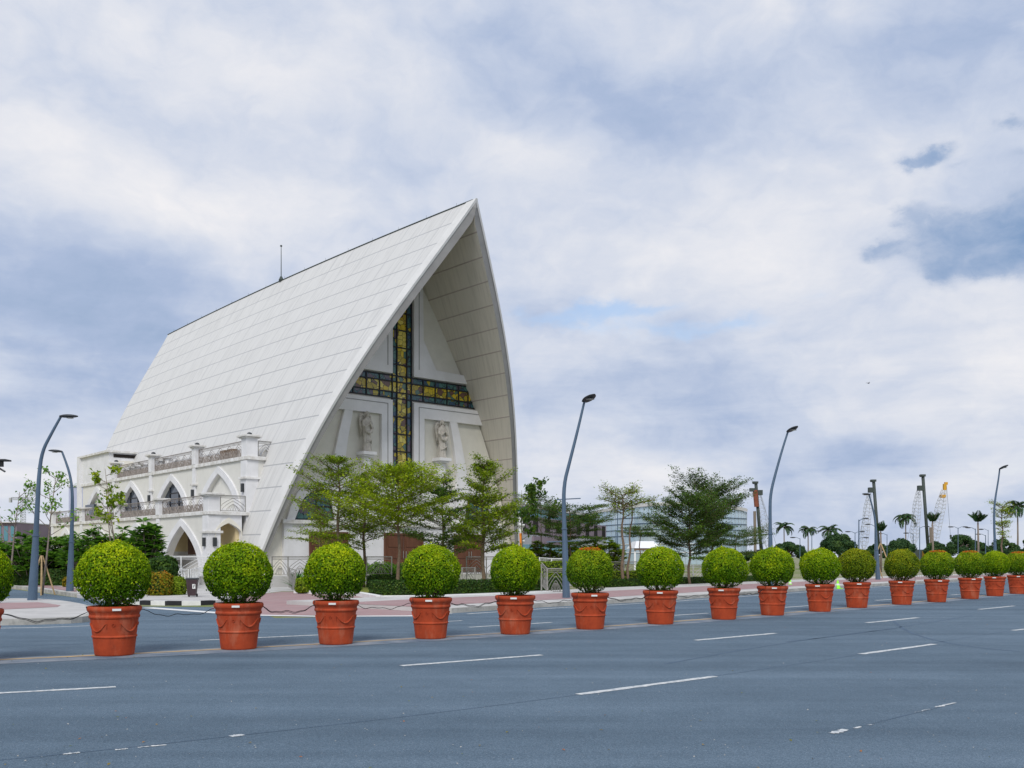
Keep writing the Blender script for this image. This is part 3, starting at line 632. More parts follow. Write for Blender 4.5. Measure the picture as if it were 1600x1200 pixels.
# pedestals and angels
def angel(sx, label):
    ped = MB(); ped.box(sx - .24, sx + .24, -.5, -.001, 5.99, 7.62); ped.box(sx - .34, sx + .34, -.72, -.001, 7.62, 7.72); ped.box(sx - .47, sx + .47, -.85, -.001, 7.72, 7.92); ped.build('pedestal', M['relief'], church, bevel=.02)
    loc = WORLD(sx, -.45, 7.92); root = empty('angel_statue', loc, ROT, label, 'statue', 'pair of carved angels on the facade')
    # robed body: elliptical sections with folds
    b = MB(); secs = [(0, .36, .27), (.25, .34, .25), (.7, .30, .22), (1.05, .29, .21), (1.3, .33, .24), (1.55, .36, .26), (1.75, .38, .26), (1.95, .37, .24), (2.08, .27, .18), (2.15, .12, .12), (2.22, .11, .11)]
    n = 40
    for z_, rx, ry in secs:
        for k in range(n):
            a = 2 * pi * k / n; fold = 1 + (.09 * sin(a * 9 + z_ * .8) + .05 * sin(a * 5 + 2)) * (1 if z_ < 1.25 else .35 if z_ < 1.9 else 0)
            b.v.append((rx * fold * cos(a), ry * fold * sin(a), z_))
    for i in range(len(secs) - 1):
        for k in range(n): b.f.append((i * n + k, i * n + (k + 1) % n, (i + 1) * n + (k + 1) % n, (i + 1) * n + k))
    # over-mantle sweeping across the hips
    b.tube([(-.36, -.12, 1.55), (-.2, -.28, 1.25), (.05, -.30, 1.15), (.3, -.2, 1.4), (.36, -.05, 1.65)], [.07, .1, .11, .09, .06], 8)
    b.tube([(-.30, -.16, .5), (-.05, -.3, .62), (.2, -.27, .75), (.34, -.1, .5)], [.03, .05, .05, .03], 6)
    # arms with sleeves meeting in prayer, five-fingered hands
    for sg in (-1, 1):
        b.tube([(sg * .33, 0, 1.95), (sg * .40, -.1, 1.62), (sg * .30, -.26, 1.5), (sg * .06, -.40, 1.72)], [.10, .11, .12, .06], 8)
        b.tube([(sg * .30, -.25, 1.5), (sg * .27, -.28, 1.15)], [.11, .02], 6)
        b.tube([(sg * .045, -.40, 1.70), (sg * .03, -.43, 1.82)], [.04, .045], 6)
        for q in range(4): b.tube([(sg * .02, -.45 + q * .022, 1.82), (sg * .012, -.46 + q * .022, 1.91 + .012 * (q % 2))], [.011, .008], 5)
        b.tube([(sg * .04, -.39, 1.78), (sg * .03, -.36, 1.85)], [.012, .009], 5)
    # head with face
    b.ball((0, -.04, 2.36), (.125, .145, .17), 16, 12); b.tube([(0, -.175, 2.38), (0, -.20, 2.33)], [.012, .022], 6)
    for sg in (-1, 1): b.ball((sg * .045, -.165, 2.385), (.02, .012, .012), 6, 5)
    b.tube([(-.035, -.172, 2.285), (.035, -.172, 2.285)], [.01, .01], 5)
    b.lathe([(.42, -.08), (.42, 0)], 14, (0, 0, 0)); b.tube([(-.1, -.28, .0), (-.1, -.36, .03)], .06, 6); b.tube([(.1, -.28, .0), (.1, -.36, .03)], .06, 6)
    b.build('body', M['stone'], root, smooth=True, angle=50)
    h_ = MB(); h_.ball((0, .0, 2.42), (.15, .15, .15), 14, 8)
    for k in range(9):
        a = pi * (k / 8) ; h_.tube([(.13 * cos(a), .02 + .1 * sin(a), 2.45), (.17 * cos(a), .03 + .12 * sin(a), 2.3), (.18 * cos(a), .03 + .1 * sin(a), 2.1)], [.05, .055, .03], 6)
    h_.build('hair', M['stone'], root, smooth=True)
    for sg in (-1, 1):
        wg = MB(); nr = 9
        for k in range(nr):   # feathers as overlapping blades
            u_ = k / (nr - 1); top = (sg * (.14 + .28 * u_), .22 + .04 * u_, 2.02 + .20 * sin(u_ * pi * .75)); bot = (sg * (.36 + .14 * u_), .26, .95 + .75 * u_ ** 1.5)
            mid_ = (sg * (.30 + .22 * u_), .17, (top[2] + bot[2]) / 2); wg.tube([top, mid_, bot], [.075, .085, .02], 6)
        wg.tube([(sg * .08, .18, 1.9), (sg * .2, .18, 2.22), (sg * .32, .18, 2.34), (sg * .44, .2, 2.24), (sg * .50, .2, 2.0), (sg * .48, .2, 1.6)], [.06, .08, .09, .08, .06, .03], 8)
        wg.build('wing', M['stone'], root, smooth=True)
    root.scale = (.78, .9, .96)
angel(-2.82, 'carved stone angel on the pedestal left of the glass cross')
angel(2.86, 'carved stone angel on the pedestal right of the glass cross')

# ---- wrought-iron railing panel
def railing_mesh(mb, p0, p1, z0, h=.95, style='arch', z1=None, r=.013):
    p0 = np.array(p0[:2], float); p1 = np.array(p1[:2], float); z1 = z0 if z1 is None else z1; L = np.linalg.norm(p1 - p0)
    def P(u, hh): q = p0 + (p1 - p0) * (u / L); return (q[0], q[1], z0 + (z1 - z0) * (u / L) + hh)
    mb.tube([P(0, h), P(L, h)], r * 1.9, 5)
    for hh in (h - .07, h - .14, .06): mb.tube([P(0, hh), P(L, hh)], r * .9, 4)
    n = max(1, round(L / 1.15)); wv = L / n
    for k in range(n):
        c = (k + .5) * wv
        for hw, top in ((wv * .62, h - .14), (wv * .45, h - .3), (wv * .28, h - .48)):
            for sg in (-1, 1):
                path = [P(min(L, max(0, c + sg * hw * (1 - (i / 6) ** 1.7))), .06 + (top - .06) * (i / 6)) for i in range(7)]; mb.tube(path, r, 4, False)
        mb.tube([P(c, .06), P(c, .42)], r * 1.1, 4, False)
        for q in (.12, .24): mb.tube([P(c - q * wv, .06), P(c - q * wv * .3, .40)], r, 4, False); mb.tube([P(c + q * wv, .06), P(c + q * wv * .3, .40)], r, 4, False)
        if style == 'dense':
            for q in (-.45, -.3, -.15, 0, .15, .3, .45): mb.tube([P(min(L, max(0, c + q * wv)), .06), P(min(L, max(0, c + q * wv + .06)), .46)], r * 1.7, 4, False)
    mb.tube([P(0, 0), P(0, h)], r * 1.5, 4); mb.tube([P(L, 0), P(L, h)], r * 1.5, 4)

# ---- side wing
V0, BAY, NB = 2.66, 7.37, 4
V1 = V0 + BAY * NB
S1, S2 = -9.0, -11.34
ZF1, ZF2 = 4.2, 7.5
def arch_w(z, hw, zs_, za, p=1.55): return hw if z <= zs_ else hw * max(0.0, 1 - ((z - zs_) / (za - zs_)) ** p)
def arched_wall(mb, Mf, a0, a1, z0, z1, c, hw, zsp, za, depth, zb=None, p=1.55):
    """wall from a0..a1, z0..z1 with a pointed opening centred at c; Mf(a, depth, z)"""
    rows = [z0] + ([zb] if zb else []) + [zsp + (za - zsp) * i / 14 for i in range(15)]
    rows = sorted(set(rows))
    for ra, rb in zip(rows[:-1], rows[1:]):
        wa, wb = arch_w(ra, hw, zsp, za, p), arch_w(rb, hw, zsp, za, p)
        for sg, e in ((-1, a0), (1, a1)):
            q = [Mf(e, 0, ra), Mf(c + sg * wa, 0, ra), Mf(c + sg * wb, 0, rb), Mf(e, 0, rb)]; q2 = [Mf(e, depth, ra), Mf(c + sg * wa, depth, ra), Mf(c + sg * wb, depth, rb), Mf(e, depth, rb)]
            mb.add(q + q2, [(0, 1, 2, 3), (4, 7, 6, 5), (1, 5, 6, 2)])
    mb.add([Mf(a0, 0, za), Mf(a1, 0, za), Mf(a1, 0, z1), Mf(a0, 0, z1), Mf(a0, depth, za), Mf(a1, depth, za), Mf(a1, depth, z1), Mf(a0, depth, z1)], [(0, 1, 2, 3), (4, 7, 6, 5), (0, 3, 7, 4), (1, 5, 6, 2), (3, 2, 6, 7)])
def arch_band(mb, Mf, c, z0, zsp, hwi, zai, hwo, zao, proud, p=1.55):
    n = 18
    def curve(hw, za): return [(-1, z0, hw)] + [(0, zsp + (za - zsp) * i / n, arch_w(zsp + (za - zsp) * i / n, hw, zsp, za, p)) for i in range(n + 1)]
    ci, co_ = curve(hwi, zai), curve(hwo, zao)
    for sg in (-1, 1):
        for i in range(len(ci) - 1):
            A = [(c + sg * ci[i][2], ci[i][1]), (c + sg * co_[i][2], co_[i][1]), (c + sg * co_[i + 1][2], co_[i + 1][1]), (c + sg * ci[i + 1][2], ci[i + 1][1])]
            mb.add([Mf(a, -proud, z) for a, z in A] + [Mf(a, .0, z) for a, z in A], [(0, 1, 2, 3), (0, 3, 7, 4), (1, 5, 6, 2)] + ([(0, 4, 5, 1)] if i == 0 else []))
side = lambda S: (lambda a, d, z: (S + d, a, z))          # faces -s
wall_u, wall_l, band_m, back_l, glassm = MB(), MB(), MB(), MB(), None
for k in range(NB):
    a0, a1 = V0 + k * BAY, V0 + (k + 1) * BAY; c = (a0 + a1) / 2 + .15
    aw = a0 + (.06 if k == 0 else 0)
    arched_wall(wall_u, side(S1), aw, a1, ZF1 - .2, ZF2 - .22, c, 2.35, 4.2, 6.72, .35, p=2.2)
    band_m = MB(); arch_band(band_m, side(S1), c, ZF1, 4.2, 2.35, 6.72, 2.98, 7.16, .10, p=2.2)
    arched_wall(wall_l, side(S2), aw, a1, -.05, ZF1 - .2, c, 2.62, .6, 3.45, .4, p=2.2)
    band_m.build('arch_moulding', M['white_wall'], church)
    band_m = MB(); arch_band(band_m, side(S2), c, -.04, .6, 2.62, 3.45, 3.28, 3.9, .10, p=2.2)
    band_m.build('arch_moulding', M['white_wall'], church)
wall_u.box(S1 + .01, -6.9, V0 + .03, V0 + .3, ZF1, ZF2 - .22)      # end wall of the upper storey
wall_u.box(S1 + .01, -7.2, V1 - .3, V1, ZF1, ZF2 - .22)
wing = wall_u.build('upper_wing_wall', M['wing_wall'], church)
wall_l.build('arcade_wall', M['wing_wall'], church)
mb = MB(); mb.box(-9.62, -9.4, V0 + .3, V1, 0, ZF1 - .2); mb.build('arcade_back_wall', M['cream_wall'], church)
mb = MB(); mb.box(S2 + .42, -9.63, V0 + .3, V1 - .1, 3.85, ZF1 - .15); mb.build('arcade_ceiling', M['cream_wall'], church)
# end arch of the arcade
mb = MB(); endm = lambda a, d, z: (a, V0 + .03 + d, z)
arched_wall(mb, endm, S2 + .36, S1 - .35, -.05, ZF1 - .2, (S2 + S1) / 2, .78, 2.95, 3.6, .35, p=1.9); mb.build('end_arch_wall', M['white_wall'], church)
mb = MB(); arch_band(mb, endm, (S2 + S1) / 2, 2.2, 2.95, .78, 3.55, .83, 3.86, .05, p=1.9); mb.build('end_arch_moulding', M['beige_wall'], church)
# windows behind the upper arches
for k in range(NB):
    c = V0 + (k + .5) * BAY + .15; P = [(-1, ZF1)] ; zz = [4.2 + (6.72 - 4.2) * i / 12 for i in range(13)]
    poly = [(c + arch_w(z, 2.35, 4.2, 6.72, 2.2), z) for z in zz] + [(c - arch_w(z, 2.35, 4.2, 6.72, 2.2), z) for z in reversed(zz[:-1])]
    mb = MB(); mb.prism(poly, lambda a, z: (S1 + .2, a, z), lambda a, z: (S1 + .3, a, z))
    if k in (1, 2):
        wn_ = mb.build('arch_window', M['dark_glass'], church); f2 = MB()
        for q in (-.75, .75): f2.box(S1 + .15, S1 + .199, c + q - .035, c + q + .035, ZF1, 4.2 + 2.52 * (1 - abs(q) / 2.35) ** (1 / 2.2))
        f2.box(S1 + .14, S1 + .198, c - 1.75, c + 1.75, 5.15, 5.22); f2.box(S1 + .145, S1 + .197, c - .78, c + .78, 5.85, 5.91)
        f2.build('frame', M['mullion'], wn_)
    else: mb.build('blind_arch_panel', M['wing_wall'], church)
# floor slabs / cornices, weathered
mb = MB(); mb.box(S2 - .12, S1 + .1, V0 - .12, V1 + .1, ZF1 - .2, ZF1); mb.build('terrace_slab', M['cornice'], church, bevel=.02)
mb = MB(); mb.box(S1 - .12, -6.6, V0 - .12, V1 + .1, ZF2 - .22, ZF2); mb.build('roof_terrace_slab', M['cornice'], church, bevel=.02)
for k in range(NB + 1):
    v = V0 + k * BAY; big = (k == 0); hw = .38 if big else .26
    vv = v + (.38 if big else 0); vv = vv - (.3 if k == NB else 0)
    for S, zb, zt, cap_z, mo in ((S2, 0, ZF1, 5.25, 2.95), (S1, ZF1, ZF2, 8.75, 6.15)):
        if S == S1 and k == NB: continue
        sc_ = S + (.30 if big else .12)
        p = MB(); 
        if big:
            p.box(sc_ - hw, sc_ + hw, vv - hw, vv + hw, 0 if S == S2 else ZF1, zt - .23); p.box(sc_ - hw + .03, sc_ + hw - .03, vv - hw + .03, vv + hw - .03, zt + .001, cap_z - .12)
            if S == S1: p.box(sc_ - hw - .001, sc_ + hw, vv - hw, vv + hw, -.02, ZF1 - .23)
        else:
            p.box(S - .13, S - .001, vv - hw * .75, vv + hw * .75, zb, zt - .23); p.box(sc_ - hw, sc_ + hw, vv - hw, vv + hw, zt + .001, cap_z - .12)
        pil = p.build('pillar', M['white_wall'], church, bevel=.012)
        cp = MB(); cp.box(sc_ - hw - .18, sc_ + hw + .18, vv - hw - .18, vv + hw + .18, cap_z - .12, cap_z); cp.box(sc_ - hw - .08, sc_ + hw + .08, vv - hw - .08, vv + hw + .08, cap_z - .2, cap_z - .121)
        cp.build('capital', M['cornice'], pil, bevel=.015); cp = MB()
        e_ = (S - .13 - .08) if not big else sc_ - hw - .12
        cp.box(e_, sc_ + hw + (.12 if big else 0), vv - hw - .1, vv + hw + .1, mo, mo + .14)
        cp.build('moulding', M['cornice'], pil, bevel=.015)
        if S == S1:
            gb = MB(); gb.lathe([(.14, 0), (.16, .05), (.13, .14), (.05, .18)], 10, (sc_, vv, cap_z)); gb.build('globe_light', M['lamp_dark'], pil, smooth=True)
        if k < 4:
            wl = MB(); e2 = (S - .131) if not big else sc_ - hw
            wl.box(e2 - .14, e2, vv - .1, vv + .1, mo - .75, mo - .25); wl.build('wall_lamp', M['lamp_dark'], pil)
            if big and S == S2: wl = MB(); wl.box(sc_ - .1, sc_ + .1, vv - hw - .14, vv - hw, mo - .75, mo - .25); wl.build('wall_lamp', M['lamp_dark'], pil)
# railings of both terraces: one mesh per bay
for k in range(NB):
    a0, a1 = V0 + k * BAY + (.8 if k == 0 else .28), V0 + (k + 1) * BAY - .28
    mb = MB(); railing_mesh(mb, (S2 + .12, a0), (S2 + .12, a1), ZF1, .93, 'dense', r=.016); mb.build('railing', M['railbrown'], church)
    if k < 3:
        mb = MB(); railing_mesh(mb, (S1 + .12, a0), (S1 + .12, a1), ZF2, .93, 'dense', r=.016); mb.build('railing', M['railbrown'], church)
mb = MB(); railing_mesh(mb, (S2 + .72, V0 + .1), (S1 - .1, V0 + .1), ZF1, .93, r=.016); mb.build('railing', M['iron'], church)
mb = MB(); railing_mesh(mb, (S1 + .72, V0 + .1), (-7.3, V0 + .1), ZF2, .93, r=.016); mb.build('railing', M['iron'], church)
# stair house at the far end
mb = MB(); mb.box(S1 - .05, -6, 25.9, 32.6, ZF2 + .001, 9.6); bx_ = mb.build('stair_house', M['white_wall'], church)
mb = MB(); mb.box(S1 - .25, -5.8, 25.7, 32.8, 9.6, 9.75); mb.build('roof_slab', M['cornice'], bx_)
mb = MB(); mb.box(-8.7, -6.6, 25.86, 25.895, 9.25, 9.5); mb.build('slot_vent', M['dark_open'], bx_)
mb = MB(); mb.box(-8.4, -6.9, 25.86, 25.895, ZF2 + .01, 9.0); mb.build('door', M['beige_wall'], bx_)
mb = MB(); mb.box(S1 - .28, S1 - .05, 32.2, 32.75, 0, 9.6); mb.build('corner_pier', M['white_wall'], bx_)
mb = MB(); mb.box(S1 - .2, S1 - .001, V1 - 3.3, V1 - 1.2, 4.9, 5.75); mb.build('ribbon_window', M['dark_glass'], church)
# roof vents behind the railing
for v, s, h_ in ((16.6, -8.1, 1.15), (17.4, -8.3, 1.0), (20.3, -8.4, .95), (21.6, -8.4, .9), (22.6, -8.4, .85), (23.8, -8.4, .8)):
    mb = MB(); mb.lathe([(.28, 0), (.28, h_ - .2), (.46, h_ - .18), (.46, h_), (.05, h_ + .04)], 14, (s, v, ZF2)); mb.build('roof_vent', M['white_wall'], church, smooth=True, angle=40)
for v in (6.9, 7.9): mb = MB(); mb.box(-8.0, -7.6, v, v + .7, ZF2, ZF2 + .85); mb.build('condenser_unit', M['bark'], church, bevel=.02)
# arcade door seen through the first arch
mb = MB(); mb.box(-9.68, -9.63, 8.2, 9.6, .3, 2.9); dd = mb.build('door', M['wood'], church); mb = MB(); mb.box(-9.72, -9.681, 7.3, 8.0, .3, 2.75); mb.build('door_opening', M['dark_open'], dd)
# plinth
mb = MB(); mb.prism([(-13.2, -3.6), (9.2, -3.6), (9.2, 30), (-13.2, 30)], lambda x, y: (x, y, .55), lambda x, y: (x, y, -.05)); mb.build('plinth', M['concrete'], church)

# ------------------------------------------------------------------ ground-level railings
def rail(name, pts, label, m_=M['iron'], h=1.0, cat='railing', r=.014, group=None):
    root = empty(name, (pts[0][0], pts[0][1], 0), 0, label, cat, group)
    mb = MB()
    for a, b_ in zip(pts[:-1], pts[1:]): railing_mesh(mb, (a[0] - pts[0][0], a[1] - pts[0][1]), (b_[0] - pts[0][0], b_[1] - pts[0][1]), a[2], h, 'arch', b_[2], r)
    mb.build('panel', m_, root)
    for p in pts:
        q = MB(); q.box(p[0] - pts[0][0] - .03, p[0] - pts[0][0] + .03, p[1] - pts[0][1] - .03, p[1] - pts[0][1] + .03, min(0, p[2]) if False else 0, p[2] + h + .03); q.build('post', m_, root)
    return root
gr = 'ornamental railings around the forecourt'
rail('railing', [AT(228, 50, .62), AT(283, 50.5, .62), AT(335, 51, .62)], 'long grey arched railing in front of the first arcade arch', M['white_rail'], group=gr)
rail('railing', [AT(425, 51, .6), AT(450, 51.5, .6), AT(487, 52, .6)], 'grey arched railing on the forecourt wall just left of the third topiary', group=gr)
rail('railing', [G(268, 917), G(280, 921), G(296, 924)], 'short curved white railing beside the orange shrub and the dark bin', M['white_rail'], group=gr)
rail('railing', [G(297, 924), G(318, 913), G(334, 909)], 'white lattice railing rising behind the dark bin', M['white_rail'], group=gr)
rail('railing', [G(452, 918), G(462, 926)], 'grey railing end seen nearly edge-on beside the strappy green plant', group=gr)
rail('railing', [AT(722, 43, .1), AT(742, 43.5, .1)], 'small railing panel above the low hedge right of the fourth topiary', group=gr)
rail('railing', [AT(729, 52, .6), AT(760, 52.5, .6), AT(800, 53, .6)], 'grey arched railing in front of the right church door', group=gr)
rail('railing', [AT(573, 53, .6), AT(612, 53.5, .6)], 'grey railing behind the dark shrubs near the middle church door', group=gr)
rail('railing', [AT(843, 50, .55), AT(862, 50.5, .5), AT(885, 51, .5)], 'white railing with curved top behind the hedge at the lamp post', M['white_rail'], group=gr)
rail('railing', [AT(846, 40.5, .35), AT(855, 40.2, .1), AT(882, 40, .1)], 'sloping stair railing beside the sixth topiary', group=gr)
rail('railing', [AT(945, 56, .3), AT(975, 57, .3), AT(1005, 58, .3)], 'grey railing between the sixth and seventh topiary balls', group=gr)
rail('railing', [AT(1060, 56, .1), AT(1083, 57, .1), AT(1110, 58, .1)], 'white lattice railing behind the trunk of the big dark tree', M['white_rail'], group=gr)

# ------------------------------------------------------------------ potted topiary
def ball_dirs(n): v = rng.normal(size=(n, 3)); return v / np.linalg.norm(v, axis=1)[:, None]
def topiary_foliage(variant):
    n = 15000; d = ball_dirs(n); low = d[:, 2] < -.55
    lump = np.zeros(n)
    for _ in range(14): c = ball_dirs(1)[0]; lump += .022 * np.exp(8 * ((d @ c) - 1)) * rng.choice([-1, 1])
    for _ in range(90): c = ball_dirs(1)[0]; lump += .030 * np.exp(45 * ((d @ c) - 1)) * rng.choice([-1, 1])
    rr = .615 * (1 + lump) * (1 - np.abs(rng.normal(0, .045, n)) - (rng.random(n) < .15) * rng.random(n) * .25)
    stray = rng.random(n) < .04; rr[stray] *= rng.uniform(1.02, 1.09, stray.sum())
    p = d * rr[:, None]; p[:, 2] *= .90
    keep = ~((d[:, 2] < -.70) & (rng.random(n) < .70)); d, p, rr = d[keep], p[keep], rr[keep]; n = len(d)
    # ragged skirt at the bottom
    p[:, 2] += 1.30
    nr = d + rng.normal(size=(n, 3)) * .55
    clump = np.zeros(n)
    for _ in range(60): c = ball_dirs(1)[0]; clump += np.exp(60 * ((d @ c) - 1)) * rng.choice([-1, 1])
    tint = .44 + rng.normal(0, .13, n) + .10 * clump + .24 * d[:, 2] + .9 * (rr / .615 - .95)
    if variant == 'red': top = (d[:, 2] > .86) & (rng.random(n) < .5) & (d[:, 0] > -.6); tint = np.minimum(tint, .82); tint[top] = .97
    size = rng.uniform(.032, .062, n)
    return p, nr, size, tint
def pot_meshes():
    prof = [(.0, 0), (.285, 0), (.298, .012), (.302, .03), (.333, .29), (.345, .296), (.349, .31), (.343, .326), (.336, .332), (.368, .595), (.385, .61), (.392, .63), (.388, .65), (.380, .66), (.386, .69), (.405, .715), (.418, .735), (.421, .765), (.412, .792), (.395, .80), (.365, .798), (.350, .78), (.345, .74), (.0, .735)]
    pot = MB(); pot.lathe(prof[1:-1], 48)
    # garland swags and rosettes in relief
    def sp_(a, z, o_=.006): r = .336 + (z - .332) / (.595 - .332) * (.368 - .336) + o_; return (r * cos(a), r * sin(a), z)
    for k in range(4):
        a0 = k * pi / 2 + .25
        pot.tube([sp_(a0 + .95 * i / 12, .53 - .13 * sin(pi * i / 12)) for i in range(13)], [.006 + .010 * sin(pi * i / 12) for i in range(13)], 6)
        for q in (a0 - .02, a0 + .97): pot.tube([sp_(q, .53), sp_(q + .01, .44)], [.014, .004], 5)
        c = a0 + .95 + .32
        pot.tube([sp_(c + .055 * cos(t_) , .505 + .022 * sin(t_)) for t_ in np.linspace(0, 2 * pi, 13)], .006, 5)
    return pot
pot_mb = pot_meshes()
soil_mb = MB(); soil_mb.lathe([(.35, .70), (.35, .745), (.2, .755)], 20)
def stems(seed):
    r = np.random.default_rng(seed); mb = MB()
    for k in range(5):
        a = 2 * pi * k / 5 + r.random(); x0, y0 = .07 * cos(a), .07 * sin(a); x1, y1 = .3 * cos(a + .3), .3 * sin(a + .3)
        mb.tube([(x0, y0, .74), (x0 * 1.5, y0 * 1.5, .86), ((x1 + x0) / 2, (y1 + y0) / 2, 1.0), (x1, y1, 1.2)], [.028, .024, .018, .01], 6)
        mb.tube([(x0 * 1.5, y0 * 1.5, .86), (x1 * .8 + .05, y1 * .8, 1.0), (x1 * 1.3, y1 * 1.3, 1.12)], [.014, .01, .005], 5)
    return mb
protos = {}
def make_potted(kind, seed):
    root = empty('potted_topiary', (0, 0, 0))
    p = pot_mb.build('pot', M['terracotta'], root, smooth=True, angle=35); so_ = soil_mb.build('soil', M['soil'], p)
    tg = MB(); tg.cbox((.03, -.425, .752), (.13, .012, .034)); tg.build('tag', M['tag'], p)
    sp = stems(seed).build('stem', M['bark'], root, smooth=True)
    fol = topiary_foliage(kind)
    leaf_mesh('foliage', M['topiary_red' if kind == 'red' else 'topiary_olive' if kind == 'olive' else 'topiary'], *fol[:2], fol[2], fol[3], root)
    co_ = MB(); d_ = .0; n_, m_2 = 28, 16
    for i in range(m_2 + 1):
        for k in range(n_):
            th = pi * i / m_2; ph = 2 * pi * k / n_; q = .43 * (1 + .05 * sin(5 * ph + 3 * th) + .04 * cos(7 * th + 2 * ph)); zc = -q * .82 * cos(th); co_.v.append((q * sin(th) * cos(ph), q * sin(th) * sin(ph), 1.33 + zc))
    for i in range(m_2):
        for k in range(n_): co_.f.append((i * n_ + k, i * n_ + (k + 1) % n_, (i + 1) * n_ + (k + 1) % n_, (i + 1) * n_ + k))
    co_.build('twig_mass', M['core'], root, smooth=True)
    return root
def copy_tree(o, parent=None):
    c = o.copy(); C.objects.link(c)
    if parent: c.parent = parent
    for ch in o.children: copy_tree(ch, c)
    return c
KIND = ['a', 'a', 'b', 'a', 'b', 'a', 'red', 'b', 'a', 'b', 'a', 'olive', 'olive', 'red', 'red', 'a', 'red']
ORD = ['first', 'second', 'third', 'fourth', 'fifth', 'sixth', 'seventh', 'eighth', 'ninth', 'tenth', 'eleventh', 'twelfth', 'thirteenth', 'fourteenth', 'fifteenth', 'sixteenth', 'seventeenth']
potpos = []
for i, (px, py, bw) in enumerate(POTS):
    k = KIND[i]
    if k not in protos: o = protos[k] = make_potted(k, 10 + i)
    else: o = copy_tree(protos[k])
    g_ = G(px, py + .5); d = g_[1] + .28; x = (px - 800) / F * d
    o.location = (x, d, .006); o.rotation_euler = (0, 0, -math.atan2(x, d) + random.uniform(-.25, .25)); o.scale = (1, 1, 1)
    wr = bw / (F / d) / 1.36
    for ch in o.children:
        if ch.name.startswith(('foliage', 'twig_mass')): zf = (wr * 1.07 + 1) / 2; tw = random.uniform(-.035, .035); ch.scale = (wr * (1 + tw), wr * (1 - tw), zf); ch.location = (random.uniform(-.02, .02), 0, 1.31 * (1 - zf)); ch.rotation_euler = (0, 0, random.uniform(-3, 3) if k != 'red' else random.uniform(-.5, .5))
    look = {'red': 'with a red-tipped crown', 'olive': 'of olive tone', 'a': 'of bright green leaves', 'b': 'of dense green leaves'}[k]
    if i == 0: lab = 'ball topiary cut by the left edge of the photo, leftmost in the row'
    elif i == 16: lab = 'red-tipped ball topiary in terracotta pot cut by the right edge, last in the row'
    else: lab = f'{ORD[i]} terracotta pot from the left, holding a clipped ball {look}'
    tag(o, lab, 'potted shrub', 'terracotta pots with ball topiary along the median'); potpos.append((x, d))
# cables looped from pot to pot
for i in range(len(potpos) - 1):
    if i > 8: break
    (x0, y0), (x1, y1) = potpos[i], potpos[i + 1]; L = hypot(x1 - x0, y1 - y0); ux, uy = (x1 - x0) / L, (y1 - y0) / L
    nx, ny = uy * .15, -ux * .15; path = []
    for q in range(25):
        t_ = q / 24; a = .40 + (L - .80) * t_; sag = .72 - (.10 if i else .12) * sin(pi * t_) ** .7 + .018 * sin(13 * t_ + i) + .01 * sin(29 * t_); path.append((x0 + ux * a - nx * 0, y0 + uy * a + .05 * sin(7 * t_ + i), sag))
    path = [(x0 + ux * .40, y0 + uy * .40 - .05, .80)] + path + [(x1 - ux * .40, y1 - uy * .40 - .05, .80)]
    mb = MB(); mb.tube(path, .006, 5)
    if i % 2 == 0: mb.tube([(a, b - .02, c - .02 * sin(pi * q / (len(path) - 1))) for q, (a, b, c) in enumerate(path)], .005, 5)
    mb.build('cable', M['cable'], smooth=True, label=f'black cable sagging from the {ORD[i]} pot to the {ORD[i+1]} pot', cat='cable', group='cables slung between the pots')

